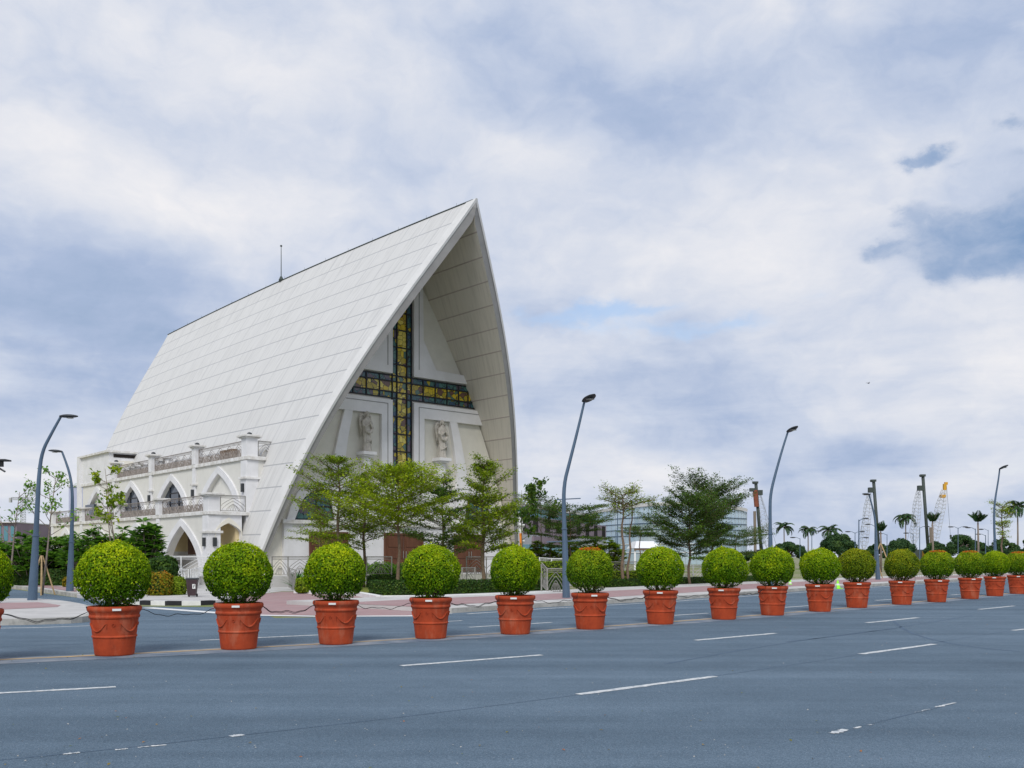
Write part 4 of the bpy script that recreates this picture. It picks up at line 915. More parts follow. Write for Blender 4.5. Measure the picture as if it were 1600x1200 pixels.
# ------------------------------------------------------------------ street lamps
def street_lamp(base, path, r0, r1, head_dir, head_len, label, arms=(), group='curved street lamps', head_w=.34):
    """path: list of (lateral x, z) offsets from base; head drawn from the last point"""
    root = empty('street_lamp', base, 0, label, 'street lamp', group)
    P = smoothpath([(a, 0.0, z) for a, z in path], 2); n = len(P); zt = P[-1][2]
    P = [tuple(np.array(P[0]) + (np.array(P[1]) - np.array(P[0])) * q) for q in (0, .5)] + list(P[1:])
    mb = MB(); mb.tube(P, [np.interp(p[2] / zt, [0, .36, .361, 1], [r0, r0 * .60, r0 * .55, r1]) for p in P], 14); mb.build('pole', M['lamp'], root, smooth=True, angle=50)
    b = MB(); b.lathe([(r0 * 1.55, 0), (r0 * 1.55, .04), (r0 * 1.15, .06)], 12); 
    for k in range(4): b.lathe([(.018, .04), (.018, .09)], 6, (r0 * 1.3 * cos(k * pi / 2 + .7), r0 * 1.3 * sin(k * pi / 2 + .7), 0))
    b.build('base_plate', M['lamp'], root)
    c = MB(); zc = zt * .36; xc = np.interp(zc, [p[2] for p in P], [p[0] for p in P]); rc = r0 * .59; c.lathe([(rc * 1.02, 0), (rc * 1.25, .01), (rc * 1.25, .05), (rc * 1.02, .06)], 14, (xc, 0, zc)); c.build('collar', M['lamp'], root)
    hx, hy, hz = P[-1]; dx, dy, dz = head_dir; L = sqrt(dx * dx + dy * dy + dz * dz); dx, dy, dz = dx / L, dy / L, dz / L
    hd = MB(); ns, nk = 12, 16; side_ = np.array([-dy, dx, 0]); side_ = side_ / (np.linalg.norm(side_) + 1e-9)
    for i in range(ns + 1):
        u_ = i / ns; wd_ = head_w / 2 * (sin(pi * min(1, .12 + u_ * .86)) ** .55); th = .075 * (sin(pi * min(1, .15 + u_ * .8)) ** .6)
        cpt = np.array([hx, hy, hz]) + np.array([dx, dy, dz]) * head_len * u_
        for k in range(nk): a = 2 * pi * k / nk; q = cpt + side_ * wd_ * cos(a) + np.array([0, 0, 1.]) * (th * sin(a) * (.5 if sin(a) < 0 else 1)); hd.v.append(tuple(q))
    for i in range(ns):
        for k in range(nk): hd.f.append((i * nk + k, i * nk + (k + 1) % nk, (i + 1) * nk + (k + 1) % nk, (i + 1) * nk + k))
    hd.f.append(tuple(range(nk))); hd.f.append(tuple(range(ns * nk, ns * nk + nk))[::-1])
    h = hd.build('lamp_head', M['lamp_dark'], root, smooth=True)
    ln = MB(); cc = np.array([hx, hy, hz]) + np.array([dx, dy, dz]) * head_len * .55; ln.lathe([(head_w * .33, -.050), (head_w * .30, -.062)], 12, tuple(cc)); ln.build('lens', M['lens'], h)
    for (z_, a0, a1) in arms:
        am = MB(); x_ = np.interp(z_, [p[2] for p in P], [p[0] for p in P]); am.tube([(x_ + a0, 0, z_ - .02), (x_, 0, z_), (x_ + a1, 0, z_ + .03)], .02, 5); am.build('banner_arm', M['lamp'], root)
    return root
def LP(px_pts, d):  # (px, py) list at distance d -> (offset, z)
    x0 = px_pts[0][0]; return [((x - x0) / F * d, max(0, HT(y, d))) for x, y in px_pts]
d = 34.3; street_lamp((AT(885, d)), LP([(885, 940), (883, 860), (881, 800), (881, 757), (890, 722), (902, 675), (913, 628)], d), .145, .042, (.8, -.8, .50), .52, 'tall lamp with thin banner arms standing behind the sixth topiary', [(HT(780, d), -.25, .60), (HT(846, d), -.65, .55)], head_w=.5)
d = 43.2; street_lamp((AT(1204, d)), LP([(1204, 926), (1204, 860), (1203, 800), (1204, 770), (1213, 735), (1223, 700), (1231, 675)], d), .145, .042, (.8, -.8, .50), .52, 'tall leaning lamp behind the ninth and tenth topiary balls', head_w=.5)
d = 61.5; street_lamp((AT(1556, d)), LP([(1556, 909), (1555, 860), (1553, 812), (1554, 785), (1560, 750), (1562, 733)], d), .145, .045, (.8, -.8, .50), .55, 'lamp beside the feathery sapling near the right edge', head_w=.55)
d = 61.5; street_lamp((AT(1372, d)), LP([(1372, 909), (1370, 860), (1368, 815), (1364, 795), (1358, 773)], d), .16, .045, (-1, -.5, .08), .55, 'lamp with head turned left between eleventh and twelfth topiary', head_w=.45)
d = 32.4; street_lamp((AT(50, d)), LP([(50, 944), (54, 880), (58, 800), (61, 740), (66, 705), (80, 678), (95, 651)], d), .165, .042, (1, -.1, .0), .60, 'tall curved lamp on the paved island at the far left', head_w=.36)
d = 41.4; street_lamp((AT(109, d)), LP([(109, 928), (111, 870), (113, 800), (113, 765), (109, 740), (103, 722), (97, 706)], d), .165, .042, (-1, -.1, .08), .56, 'lower curved lamp with its head pointing left beside the shrubs', head_w=.34)
# lamp whose head pokes in at the left edge
d = 30; root = empty('street_lamp', AT(-14, d), 0, 'flat-topped lamp head poking in at the left edge', 'street lamp')
mb = MB(); mb.tube([(0, 0, 0), (0, 0, HT(718, d))], [.12, .06], 10); mb.build('pole', M['lamp'], root, smooth=True)
mb = MB(); mb.box(-.5, (27) / F * d, -.2, .2, HT(720.5, d), HT(718, d)); mb.box(-.1, .34, -.12, .12, HT(729, d), HT(720.6, d)); mb.build('lamp_head', M['lamp_dark'], root, bevel=.01)
mb = MB(); mb.tube([(0, 0, HT(724, d)), (22 / F * d, 0, HT(737, d))], .03, 6); mb.build('bracket', M['lamp_dark'], root)

# distant slender lamps
def far_lamp(px, top, d, arms, label, tilt=0, r=.065):
    root = empty('street_lamp', AT(px, d), 0, label, 'street lamp', 'distant parking lot lamps'); zt = HT(top, d)
    mb = MB(); mb.tube([(0, 0, 0), (tilt * d / F, 0, zt)], [r, r * .6], 6); mb.build('pole', M['lamp'], root)
    for sg in arms:
        a = MB(); L = .75 * d / 120; a.tube([(tilt * d / F, 0, zt - .1), (tilt * d / F + sg * L * .6, 0, zt + .12 * d / 120), (tilt * d / F + sg * L, 0, zt + .1)], r * .45, 5); a.build('arm', M['lamp'], root)
        h_ = MB(); h_.ball((tilt * d / F + sg * L * 1.2, 0, zt + .1), (.38 * d / 120, .14, .08 * d / 120), 8, 5); h_.build('lamp_head', M['lamp_dark'], root)
for a in [(1336, 832, 120, (-1, 1), 'distant lamp with two arms left of the second pile rig'), (1497, 824.5, 120, (-1, 1), 'distant lamp with two arms right of the yellow crane'), (1342, 812, 75, (1,), 'slim lamp with small head right of the round tree'),
          (1250, 841, 130, (-1,), 'distant lamp between the first two palms'), (1268.5, 831, 120, (1,), 'distant lamp just behind the second palm'), (1386, 835, 125, (-1,), 'distant lamp left of the drooping palm'),
          (1342, 841, 170, (1,), 'tiny far lamp by the second lattice boom'), (1437, 824, 110, (1,), 'distant lamp beside the third pile rig'), (1427, 834, 140, (-1,), 'distant lamp among the round trees under the drooping palm'), (1386.5, 836, 125, (-1,), None),
          (1524, 826, 100, (-1,), 'distant lamp behind the tufted palm'), (1544, 828, 150, (-1,), 'distant lamp left of the feathery sapling'), (1540, 836, 110, (-1,), 'lower distant lamp left of the feathery sapling'),
          (1192, 838, 150, (-1,), 'far lamp between the pile rig and the tall lamp'), (965, 790, 90, (), 'bare pole beside the slim twin-trunk tree'), (962.5, 828, 80, (), 'dark post in front of the glass building'), (1367, 821, 95, (-1,), 'lamp arm beside the second pile rig')]:
    if a[4]: far_lamp(*a)

# ------------------------------------------------------------------ trees
def cluster(c, n, ex, up=.8, size=(.1, .18)):
    p = c + rng.normal(size=(n, 3)) * np.array(ex); nr = rng.normal(size=(n, 3)) * .5 + np.array([0, 0, up]); return p, nr, rng.uniform(*size, n)
def layered_tree(name, x, y, h, base, R, m_, label, tiers=9, seed=1, lean=(0, 0), dens=1.0, shape='cone', cat='tree', group=None, twin=False, skew=0.0, tier_gap=0, rise=.28, trunk_r=None, z0=0):
    r = np.random.default_rng(seed); root = empty(name, (x, y, z0), 0, label, cat, group)
    tr = MB(); tk = trunk_r or h * .014; n = 9
    tp = [(lean[0] * (i / n) + .05 * sin(i * 1.7 + seed), lean[1] * (i / n) + .05 * cos(i * 2.1 + seed), h * .97 * i / n) for i in range(n + 1)]
    tr.tube(tp, [tk * (1 - .82 * i / n) + .012 for i in range(n + 1)], 8)
    if twin: tr.tube([(p[0] + .25 + .03 * i, p[1] + .1, p[2] * .93) for i, p in enumerate(tp)], [tk * .8 * (1 - .8 * i / n) + .01 for i in range(n + 1)], 7)
    P, Nn, S, T = [], [], [], []
    for k in range(tiers):
        u_ = (k + .3) / tiers; z = base + (h - base) * u_ ** .95
        if shape == 'cone': rad = R * (1 - u_ ** 1.3 * .86)
        elif shape == 'vase': rad = R * (.35 + .75 * u_) * (1 if u_ < .85 else .7)
        elif shape == 'flat': rad = R * (.75 + .45 * sin(pi * u_))
        else: rad = R * (.55 + .6 * sin(pi * min(1, u_ * 1.1 + .05))) * (1 - .35 * u_)
        nb = int(r.integers(5, 8)); a0 = r.random() * 6.28; zt_ = z; gap = (h - base) / tiers
        for b in range(nb):
            a = a0 + 2 * pi * b / nb + r.normal() * .25; L = rad * r.uniform(.48, 1.22) * (1 + skew * cos(a)); z = min(h * .96, zt_ + r.normal() * .38 * gap); c0 = np.array([np.interp(z, [p[2] for p in tp], [p[0] for p in tp]), np.interp(z, [p[2] for p in tp], [p[1] for p in tp]), z])
            rs = rise * (1 + .8 * u_) + r.normal() * .13; d_ = np.array([cos(a), sin(a), 0]); pts = [c0 + d_ * L * t_ + np.array([0, 0, L * rs * t_ ** 1.25]) + np.array([-sin(a), cos(a), 0]) * .12 * L * sin(t_ * 3 + b) * .5 for t_ in np.linspace(0, 1, 6)]
            tr.tube([tuple(q) for q in pts], [max(.007, tk * .30 * (1 - t_ * .85)) for t_ in np.linspace(0, 1, 6)], 5, False)
            for side_ in (-1, 1):
                for t_ in (.35, .55, .75):
                    q0 = c0 + d_ * L * t_ + np.array([0, 0, L * rs * t_ ** 1.25]); a2 = a + side_ * r.uniform(.5, .9); l2 = L * (1 - t_) * r.uniform(.6, .95); q1 = q0 + np.array([cos(a2), sin(a2), rs * .8]) * l2
                    tr.tube([tuple(q0), tuple(q1)], [tk * .12 + .004, .005], 4, False)
                    m = int(30 * dens * max(.4, l2)); tl = r.uniform(.15, 1.05, m)[:, None]
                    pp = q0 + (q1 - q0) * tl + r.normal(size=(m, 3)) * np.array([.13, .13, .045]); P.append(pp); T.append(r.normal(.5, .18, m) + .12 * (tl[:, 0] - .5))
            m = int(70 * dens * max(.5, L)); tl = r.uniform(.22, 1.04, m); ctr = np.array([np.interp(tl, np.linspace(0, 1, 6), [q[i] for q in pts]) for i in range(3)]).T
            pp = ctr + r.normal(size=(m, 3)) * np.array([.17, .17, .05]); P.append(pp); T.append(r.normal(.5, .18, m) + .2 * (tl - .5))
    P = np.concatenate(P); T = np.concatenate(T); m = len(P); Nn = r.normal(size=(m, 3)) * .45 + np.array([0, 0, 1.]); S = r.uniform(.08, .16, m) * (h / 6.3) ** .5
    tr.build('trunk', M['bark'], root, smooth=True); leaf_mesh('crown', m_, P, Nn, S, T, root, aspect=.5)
    return root
GT = 'layered trees in the church forecourt'
def LT(px, d, topy, basey, halfpx, **kw):
    x = (px - 800) / F * d; layered_tree(kw.pop('name', 'layered_tree'), x, d, HT(topy, d), HT(basey, d), halfpx / F * d, **kw)
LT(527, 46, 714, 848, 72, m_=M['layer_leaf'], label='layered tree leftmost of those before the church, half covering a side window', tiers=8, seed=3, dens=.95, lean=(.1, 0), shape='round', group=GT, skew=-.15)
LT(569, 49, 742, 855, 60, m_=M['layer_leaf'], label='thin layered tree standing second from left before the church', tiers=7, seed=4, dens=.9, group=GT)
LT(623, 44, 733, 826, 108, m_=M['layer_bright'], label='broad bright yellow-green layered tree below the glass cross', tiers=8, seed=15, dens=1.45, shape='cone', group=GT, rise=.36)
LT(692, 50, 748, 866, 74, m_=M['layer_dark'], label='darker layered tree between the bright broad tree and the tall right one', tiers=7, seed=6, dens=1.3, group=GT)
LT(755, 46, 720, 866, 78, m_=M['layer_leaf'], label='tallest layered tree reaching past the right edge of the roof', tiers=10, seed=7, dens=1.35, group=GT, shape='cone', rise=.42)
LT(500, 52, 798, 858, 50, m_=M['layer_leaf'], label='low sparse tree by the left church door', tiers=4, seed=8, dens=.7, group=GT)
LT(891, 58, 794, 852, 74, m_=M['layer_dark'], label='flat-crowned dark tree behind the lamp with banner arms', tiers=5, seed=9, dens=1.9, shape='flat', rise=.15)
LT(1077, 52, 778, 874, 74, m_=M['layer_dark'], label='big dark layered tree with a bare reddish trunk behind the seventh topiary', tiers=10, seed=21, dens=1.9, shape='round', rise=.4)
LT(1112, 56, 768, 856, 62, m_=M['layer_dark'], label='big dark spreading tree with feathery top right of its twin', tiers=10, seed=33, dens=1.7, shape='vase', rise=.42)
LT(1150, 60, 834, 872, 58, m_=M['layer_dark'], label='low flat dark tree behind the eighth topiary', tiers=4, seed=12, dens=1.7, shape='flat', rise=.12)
LT(1000, 66, 826, 838, 26, m_=M['layer_dark'], label='small flat-topped dark tree by the white canopy', tiers=3, seed=13, dens=1.5, shape='flat', rise=.1)
LT(973, 50, 768, 806, 46, m_=M['layer_leaf'], label='slim tall tree with two thin trunks and sparse crown', tiers=4, seed=14, dens=.55, shape='flat', twin=True, rise=.25, name='slim_tree', trunk_r=.085)
LT(1566, 75, 787, 838, 26, m_=M['layer_bright'], label='feathery sparse sapling beside the rightmost tall lamp', tiers=6, seed=17, dens=.5, shape='vase', name='sapling', rise=.3)

def round_tree(px, d, topy, halfpx, label, seed, m_=M['far_leaf'], group='round trees in the distance'):
    r = np.random.default_rng(seed); x = (px - 800) / F * d; h = HT(topy, d) * 1.08; R = halfpx / F * d * 1.05; root = empty('round_tree', (x, d, 0), 0, label, 'tree', group)
    tr = MB(); tr.tube([(0, 0, 0), (.1, 0, h * .3), (0, 0, h * .6)], [.28, .22, .14], 8); P, N_, T = [], [], []
    for k in range(26):
        dd = r.normal(size=3); dd /= np.linalg.norm(dd); dd[2] = abs(dd[2]) * .95 - .25; c = np.array([0, 0, h * .52]) + dd * np.array([R * .74, R * .74, h * .40]); rl = R * r.uniform(.20, .34)
        tr.tube([(0, 0, h * .4), tuple(c * np.array([.5, .5, .9])), tuple(c)], [.1, .06, .02], 4, False)
        m = 420; q = r.normal(size=(m, 3)); q /= np.linalg.norm(q, axis=1)[:, None]; q[:, 2] *= .75; P.append(c + q * rl * r.uniform(.65, 1.08, m)[:, None]); N_.append(q + r.normal(size=(m, 3)) * .5); T.append(r.normal(.45, .16, m) + r.normal() * .1)
    P = np.concatenate(P); m = len(P); P[:, 2] = np.maximum(P[:, 2], .4)
    tr.build('trunk', M['grey_bark'], root); leaf_mesh('crown', m_, P, np.concatenate(N_), r.uniform(.16, .34, m) * (d / 150) ** .5, np.concatenate(T), root, aspect=.65)
for a in [(1232, 135, 845, 26, 'round tree behind the lamp and the first far palm'), (1311, 135, 832, 29, 'round tree in front of the third far palm'), (1371, 150, 848, 19, 'small round tree behind the second pile rig'), (1405, 140, 840, 26, 'round tree below the drooping palm'),
          (1463, 145, 845, 20, 'round tree left of the yellow crane hook'), (1503, 140, 833, 26, 'tall round tree with gaps beside the two-armed lamp'), (1533, 150, 845, 15, 'small round tree at the foot of the tufted palm'), (1568, 145, 841, 24, 'round tree behind the feathery sapling'), (1607, 140, 838, 14, 'round tree cut by the right edge'), (1180, 160, 862, 18, 'low round tree at the base of the first pile rig')]:
    round_tree(*a, seed=int(a[0]))

def palm(px, d, topy, label, seed, R=2.6, droop=1.0, tuft=False, group='palms in the distance', fr=16):
    r = np.random.default_rng(seed); x = (px - 800) / F * d; root = empty('palm_tree', (x, d, 0), 0, label, 'palm tree', group); h = HT(topy, d) - (R * .35 if not tuft else R * .7)
    tr = MB(); tr.tube([(0, 0, 0), (.05, 0, h * .5), (0, 0, h)], [.22, .16, .12] if not tuft else [.15, .11, .08], 8); tr.build('trunk', M['grey_bark'], root, smooth=True)
    P, N_, S, T, A = [], [], [], [], []; rc = MB()
    for k in range(fr):
        a = 2 * pi * k / fr * 1.0 + r.normal() * .2; e0 = r.uniform(.0, 1.45) if not tuft else r.uniform(1.0, 1.55); L = R * r.uniform(.85, 1.15); p = np.array([0, 0, h]); pts = [p.copy()]; e = e0
        for i in range(8): p = p + np.array([cos(a) * cos(e), sin(a) * cos(e), sin(e)]) * L / 8; e -= .27 * droop; pts.append(p.copy())
        rc.tube([tuple(q) for q in pts], [.035 - .003 * i for i in range(9)], 4, False); pts = np.array(pts)
        for t_ in np.linspace(.12, 1, 26):
            c = np.array([np.interp(t_ * 8, range(9), pts[:, j]) for j in range(3)]); tg_ = pts[min(8, int(t_ * 8) + 1 if t_ < .99 else 8)] - pts[max(0, int(t_ * 8) - 1)]; tg_ = tg_ / np.linalg.norm(tg_)
            sd_ = np.cross(tg_, [0, 0, 1.]); sd_ /= np.linalg.norm(sd_) + 1e-9
            for sg in (-1, 1):
                ll = L * .26 * sin(pi * (.15 + .8 * t_)) + .1; al = sd_ * sg * .8 + tg_ * .5 + np.array([0, 0, -.45]); al /= np.linalg.norm(al)
                P.append(c + al * ll * .5); N_.append(np.cross(al, tg_) * 1.0); S.append(ll); T.append(r.normal(.45, .15)); A.append(al)
    rc.build('frond_stalks', M['bark'], root)
    n = len(P); leaf_mesh('fronds', M['palm_leaf'], np.array(P), np.array(N_) + rng.normal(size=(n, 3)) * .1, np.array(S), np.array(T), root, aspect=.20, along=np.array(A) * 4)
for a in [(1225, 250, 817, 'thick-crowned palm rising above the leftmost round tree', 31, 3.3), (1262.5, 250, 822, 'slim palm standing clear between the first two round trees', 32, 3.0), (1297, 250, 822, 'palm half hidden behind the round tree', 33, 3.7), (1152, 250, 824, 'small palm behind the big dark trees', 36, 3.3)]: palm(a[0], a[1], a[2], a[3], a[4], a[5])
palm(1415, 230, 802, 'tall palm with long drooping fronds left of the third pile rig', 34, 3.7, 1.25); palm(1590, 190, 784, 'tall palm with thick grey trunk near the right edge', 35, 3.1, 1.0)
palm(1376, 100, 819, 'newly planted tufted palm propped beside the second rig', 37, 1.15, .22, True, fr=9); palm(1457, 100, 804, 'tufted young palm in front of the yellow crane', 38, 1.15, .22, True, fr=9); palm(1528, 100, 803, 'tufted young palm with yellowish fronds left of the sapling', 39, 1.3, .4, True, fr=10)
def stake_set(x, y, h, label, n=4, R=.6, r_=.035):
    root = empty('support_stakes', (x, y, 0), 0, label, 'tree stakes')
    for k in range(n): a = 2 * pi * k / n + .4; mb = MB(); mb.tube([(R * cos(a), R * sin(a), 0), (.03 * cos(a), .03 * sin(a), h)], r_, 6); mb.build('stake', M['bamboo'], root)
X = AT(1376, 100); stake_set(X[0], X[1], 3.0, 'wooden props leaning on the tufted palm by the second rig', 4, 1.6, .06)
X = AT(1371, 66); stake_set(X[0], X[1], 1.2, 'short pale props beside the lamp turned left', 3, .5)

# saplings and broad-leaved shrubs on the left
def sapling(px, d, topy, label, seed, spread=.9, leaves=260, bare=False, lean=0, name='sapling', m_=M['broad_leaf'], lsize=(.14, .24), leafmin=.5, base_z=0, tr_r=.045):
    r = np.random.default_rng(seed); x = (px - 800) / F * d; h = HT(topy, d); root = empty(name, (x, d, base_z), 0, label, 'tree', None); tr = MB(); ends = []
    tr.tube([(0, 0, 0), (.04 + lean * .3, 0, h * .35), (lean * .6, 0, h * .62), (lean, 0, h * .95)], [tr_r, tr_r * .8, tr_r * .5, .01], 7)
    for k in range(9):
        z = h * (.45 + .5 * k / 9); a = r.random() * 6.28; L = spread * r.uniform(.5, 1) * (1.1 - .5 * k / 9); c = np.array([lean * z / h, 0, z]); e = c + np.array([cos(a) * L, sin(a) * L, L * r.uniform(.5, 1.2)])
        if e[2] > h: e[2] = h
        tr.tube([tuple(c), tuple((c + e) / 2 + np.array([0, 0, -.05])), tuple(e)], [.018, .012, .006], 5, False); ends.append((c, e))
        for _ in range(3): a2 = a + r.normal() * .8; e2 = (c + e) / 2 + np.array([cos(a2), sin(a2), r.uniform(.3, 1.3)]) * L * .5; tr.tube([tuple((c + e) / 2), tuple(e2)], [.009, .004], 4, False); ends.append(((c + e) / 2, e2))
    tr.build('trunk', M['grey_bark'], root, smooth=True)
    m = leaves; idx = r.integers(0, len(ends), m); t_ = r.uniform(leafmin, 1.05, m)[:, None]; A_ = np.array([e[0] for e in ends])[idx]; B_ = np.array([e[1] for e in ends])[idx]
    P = A_ + (B_ - A_) * t_ + r.normal(size=(m, 3)) * .09; leaf_mesh('leaves', m_, P, r.normal(size=(m, 3)) + np.array([0, -.3, .5]), r.uniform(*lsize, m), r.normal(.55, .2, m), root, aspect=.5)
sapling(66, 40, 726, 'sparse sapling tied to stakes between the two left lamps', 41, 1.3, 430, lean=.6, lsize=(.1, .2)); X = AT(66, 40); stake_set(X[0] - .02, X[1], 1.65, 'wooden tripod stakes supporting the sapling between the left lamps', 4, .5, .03)
sapling(184, 45, 722, 'leafy sapling rising in front of the church wing', 42, 1.1, 420, lean=-.6, lsize=(.16, .28), m_=M['layer_leaf'])
sapling(176, 45.5, 760, 'thin bare-stemmed sapling beside the leafy one at the wing', 44, .9, 60, lean=-.3)
sapling(12, 40, 760, 'nearly bare sapling at the far left edge', 43, 1.2, 120, lean=.5, lsize=(.1, .18)); sapling(845, 60, 752, 'upright leafy sapling between the roof edge and the lamp with arms', 45, 1.6, 900, lsize=(.18, .32), m_=M['layer_dark'])
sapling(815, 54, 758, 'small branching tree at the right foot of the roof', 46, 1.4, 800, lsize=(.14, .26), m_=M['layer_dark'])

def broad_bush(px, d, topy, halfpx, label, seed, m_=M['broad_leaf'], nros=60, ll=.34, group='broad-leaved shrubs'):
    r = np.random.default_rng(seed); x = (px - 800) / F * d; h = HT(topy, d); R = halfpx / F * d; root = empty('broad_leaved_shrub', (x, d, 0), 0, label, 'shrub', group)
    st = MB(); P, N_, S, T, A = [], [], [], [], []
    for k in range(nros):
        a = r.random() * 6.28; q = sqrt(r.random()); z = h * (.30 + .68 * r.random() * (1 - .45 * q ** 2)); c = np.array([cos(a) * q * R, sin(a) * q * R * .7, z])
        st.tube([(cos(a) * .1, sin(a) * .1, 0), (c[0] * .45, c[1] * .45, z * .55), tuple(c)], [.045, .03, .015], 5, False)
        for j in range(15):
            b = r.random() * 6.28; al = np.array([cos(b), sin(b), r.uniform(-.15, .8)]); al /= np.linalg.norm(al); L = ll * r.uniform(.7, 1.2); P.append(c + al * L * .55); A.append(al * 4); nn = np.cross(al, [-sin(b), cos(b), 0]); N_.append(nn if nn[2] > 0 else -nn); S.append(L); T.append(r.normal(.45, .2))
    st.build('stems', M['grey_bark'], root, smooth=True); leaf_mesh('leaves', m_, np.array(P), np.array(N_), np.array(S), np.array(T), root, aspect=.46, along=np.array(A))
for i, a in enumerate([(-30, 50, 832, 60, 'broad-leaved shrub cut by the left edge'), (45, 50, 832, 50, 'broad-leaved shrub behind the tall left lamp'), (98, 51, 836, 44, 'broad-leaved shrub behind the staked sapling'), (140, 49, 826, 42, 'broad-leaved shrub above the second topiary, left of the wing sapling'), (190, 50, 822, 40, 'broad-leaved shrub under the leafy wing sapling'), (228, 48, 812, 26, 'tallest broad-leaved shrub, right beside the first arcade arch')]):
    broad_bush(*a, seed=50 + i, nros=105, ll=.44)
for i, a in enumerate([(852, 60, 842, 34, 'frangipani shrub below the flat dark tree, left of the lamp'), (905, 62, 845, 30, 'frangipani shrub just right of the lamp with arms'), (945, 58, 842, 34, 'frangipani shrub left of the slim twin-trunk tree')]):
    broad_bush(*a, seed=70 + i, m_=M['layer_leaf'], nros=120, ll=.32)

def hedge(name, pts, wd, h, m_, label, z0=0.0, seed=1, dens=700, lsz=(.05, .1), cat='hedge', group=None):
    """box hedge along a polyline"""
    r = np.random.default_rng(seed); p = np.array(pts, float); root = empty(name, (p[0][0], p[0][1], z0), 0, label, cat, group); q = p[:, :2] - p[0, :2]
    mb = MB(); P, N_ = [], []
    for a, b_ in zip(q[:-1], q[1:]):
        L = np.linalg.norm(b_ - a); t_ = (b_ - a) / L; n_ = np.array([-t_[1], t_[0]]); c = [a + n_ * (wd / 2 - .05), b_ + n_ * (wd / 2 - .05), b_ - n_ * (wd / 2 - .05), a - n_ * (wd / 2 - .05)]
        mb.prism([tuple(x) for x in c], lambda x, y: (x, y, h - .05), lambda x, y: (x, y, .02))
        for sd_ in (-1, 1): m = int(L * h * dens); u_ = r.uniform(-.02, L + .02, m)[:, None]; zz = r.uniform(.03, h, m); P.append(np.c_[a + t_ * u_ + n_ * sd_ * (wd / 2 + r.normal(0, .02, m)[:, None]), zz]); N_.append(np.tile([*(n_ * sd_), .2], (m, 1)))
        m = int(L * wd * dens); u_ = r.uniform(-.02, L + .02, m)[:, None]; vv = r.uniform(-wd / 2, wd / 2, m)[:, None]; P.append(np.c_[a + t_ * u_ + n_ * vv, h + r.normal(0, .02, m)]); N_.append(np.tile([0, 0, 1.], (m, 1)))
        for e, dr in ((a, -1), (b_, 1)): m = int(wd * h * dens); P.append(np.c_[e + t_ * dr * .02 + n_ * r.uniform(-wd / 2, wd / 2, m)[:, None], r.uniform(.03, h, m)]); N_.append(np.tile([*(t_ * dr), .2], (m, 1)))
    P = np.concatenate(P); N_ = np.concatenate(N_); m = len(P); mb.build('core', M['core'], root); leaf_mesh('foliage', m_, P, N_ + r.normal(size=(m, 3)) * .5, r.uniform(*lsz, m), r.normal(.5, .2, m), root, aspect=.6)
HG = 'clipped box hedges in front of the church'
# white planter kerbs
def low_kerb(px, h, label, wd=.3):
    p = [G2(*q) for q in px]; a = offset(p, wd / 2) if len(p) > 2 else None; mb = MB()
    for s_, e_ in zip(p[:-1], p[1:]):
        s_, e_ = np.array(s_), np.array(e_); t_ = (e_ - s_) / np.linalg.norm(e_ - s_); n_ = np.array([-t_[1], t_[0]]) * wd / 2; mb.prism([tuple(s_ + n_), tuple(e_ + n_), tuple(e_ - n_), tuple(s_ - n_)], lambda x, y: (x, y, h), lambda x, y: (x, y, 0))
    mb.build('planter_kerb', M['kerb_white'], label=label, cat='kerb')
low_kerb([(463, 927), (490, 928), (560, 931), (594, 937.5), (680, 936.5), (780, 933.5), (873, 929)], .16, 'low white kerb edging the lawn under the front hedge')
sheet('lawn', [G2(470, 926), G2(560, 930), G2(594, 936), G2(780, 932), G2(870, 928), G2(880, 905), G2(560, 905), G2(470, 915)], .05, M['grass'])
hedge('hedge', [G(580, 931), G(680, 931.5), G(780, 929), G(870, 925)], .7, .62, M['hedge_leaf'], 'long clipped hedge behind the fourth to sixth topiaries', seed=1, dens=420, lsz=(.06, .12), group=HG)
hedge('hedge', [G(575, 919), G(622, 919)], .8, .62, M['hedge_leaf'], 'short clipped hedge behind the dark low shrubs right of third topiary', seed=2, dens=380, group=HG, lsz=(.06, .12))
hedge('hedge', [G(955, 918.5), G(1020, 917), G(1100, 914), G(1185, 911)], .8, .42, M['hedge_leaf'], 'low clipped hedge behind the seventh and eighth topiaries', seed=3, dens=300, group=HG, lsz=(.07, .13))
hedge('hedge', [AT(945, 56, 0), AT(1000, 57, 0)], 1.0, .75, M['hedge_light'], 'light green hedge right of the sixth topiary', seed=4, dens=260, group=HG, lsz=(.07, .13))
hedge('hedge', [AT(838, 47, 0), AT(880, 47.5, 0)], 1.0, 1.35, M['hedge_light'], 'taller green hedge below the white curved railing', seed=5, dens=260, group=HG, lsz=(.07, .13))
hedge('hedge', [AT(20, 55, 0), AT(120, 54, 0)], 1.6, 1.4, M['hedge_light'], 'yellow-green hedge behind the left broad-leaved shrubs', seed=6, dens=180, lsz=(.1, .18))
hedge('hedge', [AT(-60, 50, 0), AT(150, 50, 0)], 1.2, .95, M['hedge_leaf'], 'dark low hedge along the dry verge at the left', seed=7, dens=220, lsz=(.1, .18))
